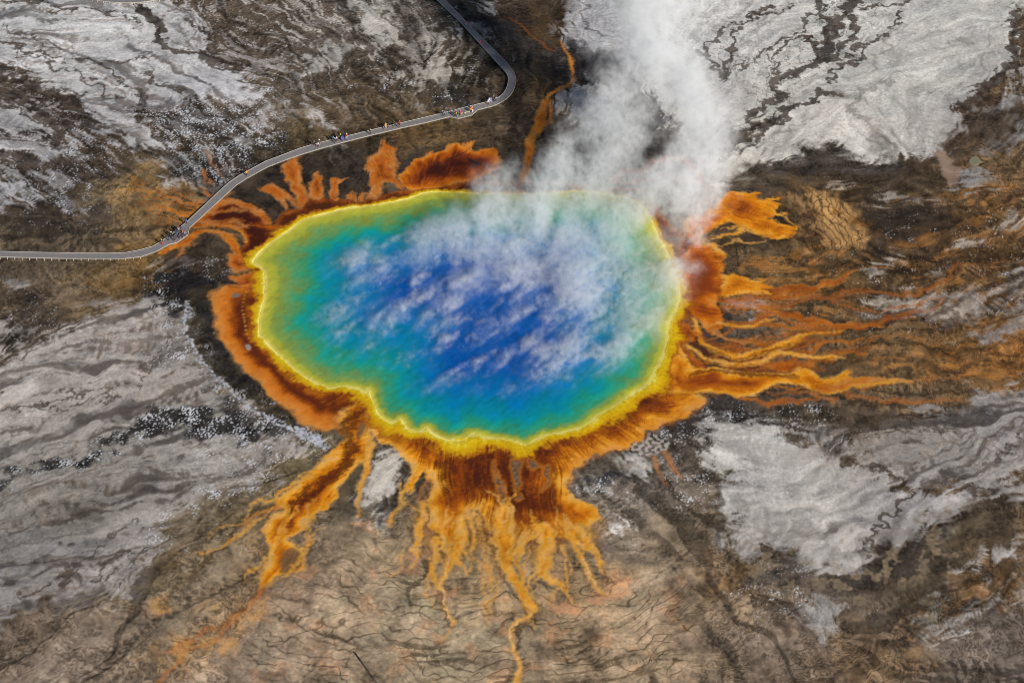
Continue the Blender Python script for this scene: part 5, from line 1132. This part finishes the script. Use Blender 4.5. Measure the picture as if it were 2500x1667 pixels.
person(419, 579.0, 'person in black coat at the back edge of the crowded platform', BLK, BLK, WHT, 250, 'stand', 1.0, 'hat', coat=True, group=LO)
person(424.5, 577.5, 'person in grey top beside the back kerb of the crowded platform', GREY, BLK, BLK, 240, 'lean', group=LO)
person(431, 572.5, 'person with a lilac backpack at the back of the platform crowd', NAVY, DENIM, BRN, 220, 'stand', 1.0, 'long', pack=(150, 140, 190), group=LO)
person(435.5, 580.0, 'person in pale teal top in the middle of the platform crowd', (96, 132, 138), NAVY, BLK, 160, 'wide', group=LO)
person(439.5, 583.5, 'person in royal blue trousers near the front kerb of the platform', NAVY, (36, 58, 150), BRN, 150, 'stand', group=LO)
person(438.5, 572.0, 'person wearing a white cap in the middle of the platform crowd', (70, 72, 86), BLK, WHT, 180, 'stand', 1.0, 'cap', group=LO)
person(436, 565.8, 'person in lilac grey top at the back kerb of the platform', (132, 124, 158), BLK, BRN, 200, 'lean', 1.0, 'long', group=LO)
person(443, 566.0, 'broad person in black with a black backpack on the platform', BLK, BLK, BLK, 210, 'wide', 1.05, pack=BLK, group=LO)
person(446.3, 573.5, 'person in a tan top right of centre in the platform crowd', (186, 150, 120), NAVY, BRN, 140, 'stand', group=LO)
person(445.5, 579.5, 'person in navy coat next to the front kerb, right part of the crowd', NAVY, BLK, BLK, 170, 'stand', coat=True, group=LO)
person(452.3, 575.0, 'person in grey jacket, rightmost of the platform crowd', (98, 92, 104), BLK, (92, 44, 52), 190, 'stand', 1.05, group=LO)
person(452.0, 581.0 - 4, 'person in a white shirt at the right end of the platform crowd', WHT, BLK, BLK, 120, 'stand', 1.0, group=LO)
person(430.5, 583.5, 'person in dark denim in front of the lilac backpack', NAVY, DENIM, BLK, 190, 'walk', group=LO)
person(455.6, 547.0, 'person in a bright blue top alone above the crowded platform', (40, 76, 186), BLK, BLK, 60, 'stand', 1.0, group=LO)
person(603.2, 429.6, 'person in an orange jacket and red cap alone on the curving boardwalk', (238, 158, 20), NAVY, (206, 52, 36), 60, 'stand', 1.05, 'cap', group='visitors on the boardwalk')
person(762.2, 355.2, 'person in black, leftmost of the group left of centre', BLK, BLK, BLK, 250, 'walk', group=T1)
person(767.4, 354.4, 'person in grey beside the leftmost black clad walker', GREY, BLK, BRN, 250, 'stand', group=T1)
person(777.2, 360.0, 'person in a white top near the outer kerb left of centre', WHT, BLK, BRN, 200, 'walk', group=T1)
person(780.2, 353.6, 'person in black with a white hat left of centre', BLK, BLK, WHT, 250, 'stand', 1.0, 'hat', group=T1)
person(813.8, 344.2, 'person in a cyan top leading the blue dressed group', (44, 150, 196), NAVY, BRN, 250, 'walk', group=T1)
person(818.0, 349.8, 'person in navy by the outer kerb of the blue dressed group', NAVY, BLK, WHT, 230, 'stand', 1.0, 'cap', group=T1)
person(822.0, 345.2, 'person in a pale grey top behind the navy one', (190, 192, 196), BLK, BLK, 240, 'walk', group=T1)
person(828.0, 341.4, 'person in black with dark hair inside the blue dressed group', BLK, BLK, BLK, 200, 'stand', group=T1)
person(831.4, 340.2, 'person in dark green with a yellow hat', (26, 58, 48), BLK, (226, 222, 90), 230, 'stand', 1.0, 'hat', group=T1)
person(837.4, 345.6, 'person in a vivid blue coat', (30, 88, 220), (120, 40, 44), (30, 88, 220), 240, 'stand', 1.05, 'cap', coat=True, group=T1)
person(842.8, 336.6, 'person in navy at the back kerb behind the vivid blue coat', NAVY, BLK, BLK, 250, 'lean', group=T1)
person(847.4, 343.8, 'person in white top and blue trousers near the vivid blue coat', WHT, (44, 82, 160), BLK, 100, 'walk', group=T1)
person(847.2, 338.8, 'person in a crimson top with a white hat', (206, 30, 60), BLK, WHT, 250, 'stand', 1.0, 'hat', group=T1)
person(904.4, 328.6, 'person in black with a white cap alone between two groups', BLK, BLK, WHT, 200, 'stand', 1.02, 'cap', group=T2)
person(938.0, 315.2, 'person in black, left of the one in a long tan coat', BLK, NAVY, BLK, 250, 'stand', group=T2)
person(942.2, 313.2, 'person in a long tan coat by the back kerb', (214, 176, 112), (214, 176, 112), (200, 170, 110), 200, 'stand', 1.0, 'long', coat=True, group=T2)
person(947.4, 312.6, 'person in navy right of the long tan coat', NAVY, BLK, BRN, 230, 'stand', group=T2)
person(962.2, 309.8, 'person in dark grey stooping at the back kerb', (64, 66, 72), BLK, (90, 120, 126), 250, 'lean', group=T2)
person(973.8, 311.4, 'person in black near the middle of the deck above the orange fans', BLK, BLK, BLK, 230, 'walk', group=T2)
person(975.6, 306.8, 'person in a bright red coat above the orange fans', (214, 16, 48), BLK, (214, 16, 48), 230, 'stand', 1.0, 'cap', coat=True, group=T2)
person(1081.4, 283.6, 'person in navy, left of two walking toward the upper platform', NAVY, BLK, WHT, 70, 'walk', 1.0, 'cap', group=T3)
person(1085.6, 282.6, 'person in a sky blue top walking toward the upper platform', (84, 132, 190), NAVY, BRN, 70, 'walk', group=T3)
person(1110.0, 285.0, 'person in black at the left end of the upper platform', BLK, BLK, BLK, 230, 'stand', 1.05, group=T3)
person(1115.9, 284.4, 'person in a lime yellow top on the upper platform', (206, 226, 40), (92, 130, 140), BRN, 200, 'stand', 1.0, 'long', group=T3)
person(1118.4, 285.9, 'person in teal trousers in front of the lime yellow top', (60, 76, 60), (100, 160, 160), BLK, 160, 'walk', group=T3)
person(1123.6, 282.2, 'person in a hot pink top on the upper platform', (226, 34, 108), BLK, (226, 34, 108), 140, 'stand', 1.0, 'cap', group=T3)
person(1132.2, 279.4, 'small child in dark red near the front kerb of the upper platform', (92, 30, 36), BLK, BRN, 200, 'stand', .55, group=T3)
person(1149.8, 275.4, 'person in an orange yellow jacket at the right end of the bench', (240, 160, 20), BLK, (240, 160, 20), 200, 'stand', 1.05, 'cap', group=T3)
person(1154.2, 273.8, 'person in white trousers behind the orange yellow jacket', (196, 40, 56), WHT, WHT, 180, 'walk', 1.0, 'cap', group=T3)
person(1156.0, 268.6, 'person in dark red at the back kerb of the upper platform', (150, 24, 48), BLK, BLK, 220, 'stand', group=T3)
person(1192.0, 256.0, 'person in a white top and maroon trousers right of the upper platform', WHT, (92, 40, 48), BRN, 240, 'walk', group=T3)
person(1194.2, 252.6, 'person in white with black shorts beyond the maroon trousers', WHT, BLK, WHT, 240, 'stand', 1.0, 'hat', shorts=True, group=T3)
person(1198.4, 250.4, 'person in a pale blue top near the bend', (138, 166, 226), (150, 170, 220), BRN, 200, 'stand', group=T3)
person(1205.6, 247.4, 'person in dark top and white cap entering the bend', (46, 48, 56), BLK, WHT, 60, 'walk', 1.0, 'cap', group=T3)
person(1209.4, 248.2, 'person in navy carrying a white backpack at the bend', NAVY, BLK, BLK, 60, 'stand', 1.0, pack=WHT, group=T3)
person(1212.6, 245.4, 'person in denim at the right end of the group at the bend', DENIM, NAVY, BRN, 60, 'walk', group=T3)
person(1139.6, 64.5, 'person in a crimson top and pale blue trousers on the far boardwalk', (206, 36, 72), (166, 182, 206), BRN, 45, 'walk', 1.0, group='visitors on the boardwalk')
person(1172.2, 108.8, 'small child in a bright pink coat by the far boardwalk kerb', (236, 44, 96), (236, 44, 96), (236, 70, 110), 45, 'stand', .72, 'cap', coat=True, group='visitors on the boardwalk')

# ---------------------------------------------------------------- steam
def V3(u, v, z):
    g = ground(u / .9408, v / .9408, z); return (float(g[0]), float(g[1]), float(z))
PATHS = [  # overview position, height, radius, density
    [(1590, 540, 3, 6, .6), (1575, 480, 7, 9.5, .9), (1600, 400, 12, 10.5, 1.0), (1610, 320, 18, 9.5, .9), (1590, 240, 24, 9, .95), (1550, 160, 31, 10, 1.0), (1510, 80, 38, 11.5, 1.0), (1500, 0, 45, 12.5, 1.0), (1500, -70, 51, 13.5, 1.0)],
    [(1400, 560, 2, 8, .5), (1440, 490, 5, 8, .6), (1500, 440, 9, 9, .8), (1560, 400, 12, 9, .8)],
    [(1230, 540, 2, 9, .7), (1250, 460, 5, 8.5, .9), (1280, 390, 9, 7, .8), (1330, 320, 14, 6.5, .62), (1390, 270, 18, 7, .6), (1440, 210, 23, 7.5, .7), (1470, 140, 30, 8.5, .8), (1480, 60, 37, 9, .8)],
    [(1080, 570, 1, 9, .7), (1125, 500, 3, 9, .8), (1142, 440, 5, 8, .6), (1152, 400, 6, 6.5, .3)],
    [(1380, 430, 9, 9, .4), (1420, 340, 15, 10, .45), (1440, 250, 22, 10, .5), (1440, 160, 29, 10, .5)],
    [(1350, 700, 1, 7, .5), (1330, 650, 2, 7.5, .5), (1370, 600, 3, 8, .4), (1450, 580, 4, 7, .35), (1520, 560, 5, 6, .3)],
    [(1500, 760, 1, 5, .45), (1520, 690, 1.5, 6, .5), (1555, 610, 2.5, 6.5, .7)],
    [(960, 600, 0.5, 6, .4), (1020, 560, 1.5, 7, .5), (1100, 520, 3, 8, .55)],
    [(1060, 660, .5, 6, .3), (1200, 620, 1, 7, .35), (1300, 580, 2, 7.5, .4)],
    [(1330, 560, 2, 8, .5), (1300, 500, 4, 8, .5), (1360, 430, 8, 7, .5), (1420, 350, 13, 7, .5)],
    [(1140, 600, 1, 8, .5), (1190, 540, 2.5, 8, .6), (1210, 470, 5, 7, .6)],
    [(1430, 820, .5, 4, .3), (1440, 760, 1, 5, .4), (1450, 700, 1.5, 6, .45), (1480, 640, 2, 7, .5)]]
sv, sr, sd = [], [], []
for P in PATHS:
    A = np.array([V3(*q[:3]) + q[3:] for q in P], float)
    Q = smooth_line(A[:, :3], None, n=8)
    t = np.linspace(0, len(P) - 1, len(Q))
    sv += [tuple(q) for q in Q]; sr += list(np.interp(t, range(len(P)), A[:, 3])); sd += list(np.interp(t, range(len(P)), A[:, 4]))
sme = bpy.data.meshes.new('steam'); sme.from_pydata(sv, [], [])
sme.attributes.new('rad', 'FLOAT', 'POINT').data.foreach_set('value', np.array(sr, np.float32))
sme.attributes.new('dens', 'FLOAT', 'POINT').data.foreach_set('value', np.array(sd, np.float32))
steam = tag(link('steam', sme), 'white steam drifting off the blue pool and rising to the top right', 'steam', kind='stuff')
ng = bpy.data.node_groups.new('steam_cloud', 'GeometryNodeTree')
ng.interface.new_socket('Geometry', in_out='INPUT', socket_type='NodeSocketGeometry'); ng.interface.new_socket('Geometry', in_out='OUTPUT', socket_type='NodeSocketGeometry')
N = ng.nodes; LK = ng.links
gi = N.new('NodeGroupInput'); go = N.new('NodeGroupOutput')
def val(node, i, v):
    if hasattr(v, 'is_linked') or hasattr(v, 'links'): LK.new(v, node.inputs[i])
    else: node.inputs[i].default_value = v
def mth(op, a, b=0.0, c=0.0, clamp=False):
    n = N.new('ShaderNodeMath'); n.operation = op; n.use_clamp = clamp
    val(n, 0, a); val(n, 1, b); val(n, 2, c); return n.outputs[0]
def rng(x, a, b, lo=0.0, hi=1.0, smooth=True):
    n = N.new('ShaderNodeMapRange'); n.interpolation_type = 'SMOOTHSTEP' if smooth else 'LINEAR'
    for i, v in enumerate((x, a, b, lo, hi)): val(n, i, v)
    return n.outputs[0]
pos = N.new('GeometryNodeInputPosition').outputs[0]
sepn = N.new('ShaderNodeSeparateXYZ'); LK.new(pos, sepn.inputs[0]); PX, PY, PZ = sepn.outputs
def noise_node(vec, scale, detail, rough=.58, dist=0.0):
    n = N.new('ShaderNodeTexNoise'); n.noise_dimensions = '3D'; LK.new(vec, n.inputs['Vector'])
    n.inputs['Scale'].default_value = scale; n.inputs['Detail'].default_value = detail; n.inputs['Roughness'].default_value = rough; n.inputs['Distortion'].default_value = dist
    return n
# billow: warp the sampling position
wn_ = noise_node(pos, .085, 3.0); ws = N.new('ShaderNodeVectorMath'); ws.operation = 'MULTIPLY_ADD'
LK.new(wn_.outputs['Color'], ws.inputs[0]); ws.inputs[1].default_value = (11, 11, 9); ws.inputs[2].default_value = (-5.5, -5.5, -4.5)
wp = N.new('ShaderNodeVectorMath'); wp.operation = 'ADD'; LK.new(pos, wp.inputs[0]); LK.new(ws.outputs[0], wp.inputs[1])
near_ = N.new('GeometryNodeSampleNearest'); near_.domain = 'POINT'; LK.new(gi.outputs[0], near_.inputs['Geometry']); LK.new(wp.outputs[0], near_.inputs['Sample Position'])
def sidx(name, typ):
    n = N.new('GeometryNodeSampleIndex'); n.data_type = typ; n.domain = 'POINT'; LK.new(gi.outputs[0], n.inputs['Geometry']); LK.new(near_.outputs[0], n.inputs['Index'])
    if name == 'position': LK.new(N.new('GeometryNodeInputPosition').outputs[0], n.inputs['Value'])
    else:
        a = N.new('GeometryNodeInputNamedAttribute'); a.data_type = 'FLOAT'; a.inputs['Name'].default_value = name; LK.new(a.outputs[0], n.inputs['Value'])
    return n.outputs[0]
sp_, srad, sden = sidx('position', 'FLOAT_VECTOR'), sidx('rad', 'FLOAT'), sidx('dens', 'FLOAT')
dn = N.new('ShaderNodeVectorMath'); dn.operation = 'DISTANCE'; LK.new(wp.outputs[0], dn.inputs[0]); LK.new(sp_, dn.inputs[1])
q = mth('DIVIDE', dn.outputs['Value'], srad)
q = mth('MULTIPLY', q, .62)
core = rng(q, 1.05, .15)
n1 = noise_node(pos, .19, 6.0, .66, .5).outputs['Fac']
n2 = noise_node(pos, .055, 3.0).outputs['Fac']
bil = mth('ADD', mth('MULTIPLY', n1, .75), mth('MULTIPLY', n2, .45))
plume = mth('MULTIPLY', mth('MULTIPLY', rng(mth('ADD', core, mth('MULTIPLY', mth('SUBTRACT', bil, .6), 4.6)), .30, 1.2), core), sden)
# wind-drawn wisps lying on the water
rot = N.new('ShaderNodeVectorRotate'); rot.rotation_type = 'Z_AXIS'; LK.new(pos, rot.inputs['Vector']); rot.inputs['Angle'].default_value = -R(50)
sc = N.new('ShaderNodeVectorMath'); sc.operation = 'MULTIPLY'; LK.new(rot.outputs[0], sc.inputs[0]); sc.inputs[1].default_value = (.30, 1.0, 1.0)
l1 = noise_node(sc.outputs[0], .23, 6.0, .64, .6).outputs['Fac']; l2 = noise_node(pos, .05, 3.0).outputs['Fac']
cen = V3(1120, 700, 0)
dx = mth('SUBTRACT', PX, cen[0]); dy = mth('SUBTRACT', PY, cen[1])
ell = mth('SQRT', mth('ADD', mth('POWER', mth('DIVIDE', dx, 50.0), 2.0), mth('POWER', mth('DIVIDE', dy, 38.0), 2.0)))
inpool = rng(ell, 1.02, .78)
east = rng(mth('ADD', dx, mth('MULTIPLY', dy, .9)), -40.0, 35.0, .0, .10, False)
thr = mth('SUBTRACT', .548, east)
lay = rng(mth('ADD', l1, mth('MULTIPLY', mth('SUBTRACT', l2, .5), .35)), thr, mth('ADD', thr, .14))
hz = rng(PZ, 4.2, .6)
l3 = noise_node(sc.outputs[0], .46, 5.0, .64, .3).outputs['Fac']
lay = mth('ADD', lay, mth('MULTIPLY', rng(mth('ADD', l3, mth('MULTIPLY', mth('SUBTRACT', l2, .5), .3)), .52, .66), .18))
layer = mth('MULTIPLY', mth('MULTIPLY', lay, inpool), mth('MULTIPLY', hz, 1.35))
tot = mth('MAXIMUM', plume, layer)
tot = mth('MULTIPLY', tot, rng(PZ, -.4, .2))
vc = N.new('GeometryNodeVolumeCube')
BMIN, BMAX, VOX = (-68.0, -48.0, -.4), (70.0, 150.0, 68.0), .62
LK.new(tot, vc.inputs['Density']); vc.inputs['Background'].default_value = 0.0; vc.inputs['Min'].default_value = BMIN; vc.inputs['Max'].default_value = BMAX
for a, k in zip('XYZ', range(3)): vc.inputs['Resolution ' + a].default_value = int((BMAX[k] - BMIN[k]) / VOX)
m = bpy.data.materials.new('steam'); m.use_nodes = True; nt = m.node_tree; nt.nodes.clear()
out = nt.nodes.new('ShaderNodeOutputMaterial'); pv_ = nt.nodes.new('ShaderNodeVolumePrincipled'); nt.links.new(pv_.outputs[0], out.inputs['Volume'])
at = nt.nodes.new('ShaderNodeAttribute'); at.attribute_name = 'density'
gp = nt.nodes.new('ShaderNodeNewGeometry'); nz = nt.nodes.new('ShaderNodeTexNoise'); nz.inputs['Scale'].default_value = .62; nz.inputs['Detail'].default_value = 3; nz.inputs['Roughness'].default_value = .6; nz.inputs['Distortion'].default_value = .4
nt.links.new(gp.outputs['Position'], nz.inputs['Vector'])
mp = nt.nodes.new('ShaderNodeMapRange'); mp.inputs['From Min'].default_value = .36; mp.inputs['From Max'].default_value = .64; mp.inputs['To Min'].default_value = .02; mp.inputs['To Max'].default_value = .37
nt.links.new(nz.outputs['Fac'], mp.inputs['Value'])
ml = nt.nodes.new('ShaderNodeMath'); ml.operation = 'MULTIPLY'; nt.links.new(at.outputs['Fac'], ml.inputs[0]); nt.links.new(mp.outputs[0], ml.inputs[1]); nt.links.new(ml.outputs[0], pv_.inputs['Density'])
pv_.inputs['Density Attribute'].default_value = ''
pv_.inputs['Color'].default_value = (.98, .99, 1.0, 1); pv_.inputs['Density'].default_value = .27; pv_.inputs['Anisotropy'].default_value = 0.0
sm = N.new('GeometryNodeSetMaterial'); sm.inputs['Material'].default_value = m
LK.new(vc.outputs[0], sm.inputs['Geometry']); LK.new(sm.outputs[0], go.inputs[0])
md = steam.modifiers.new('steam_cloud', 'NODES'); md.node_group = ng
sme.materials.append(m)
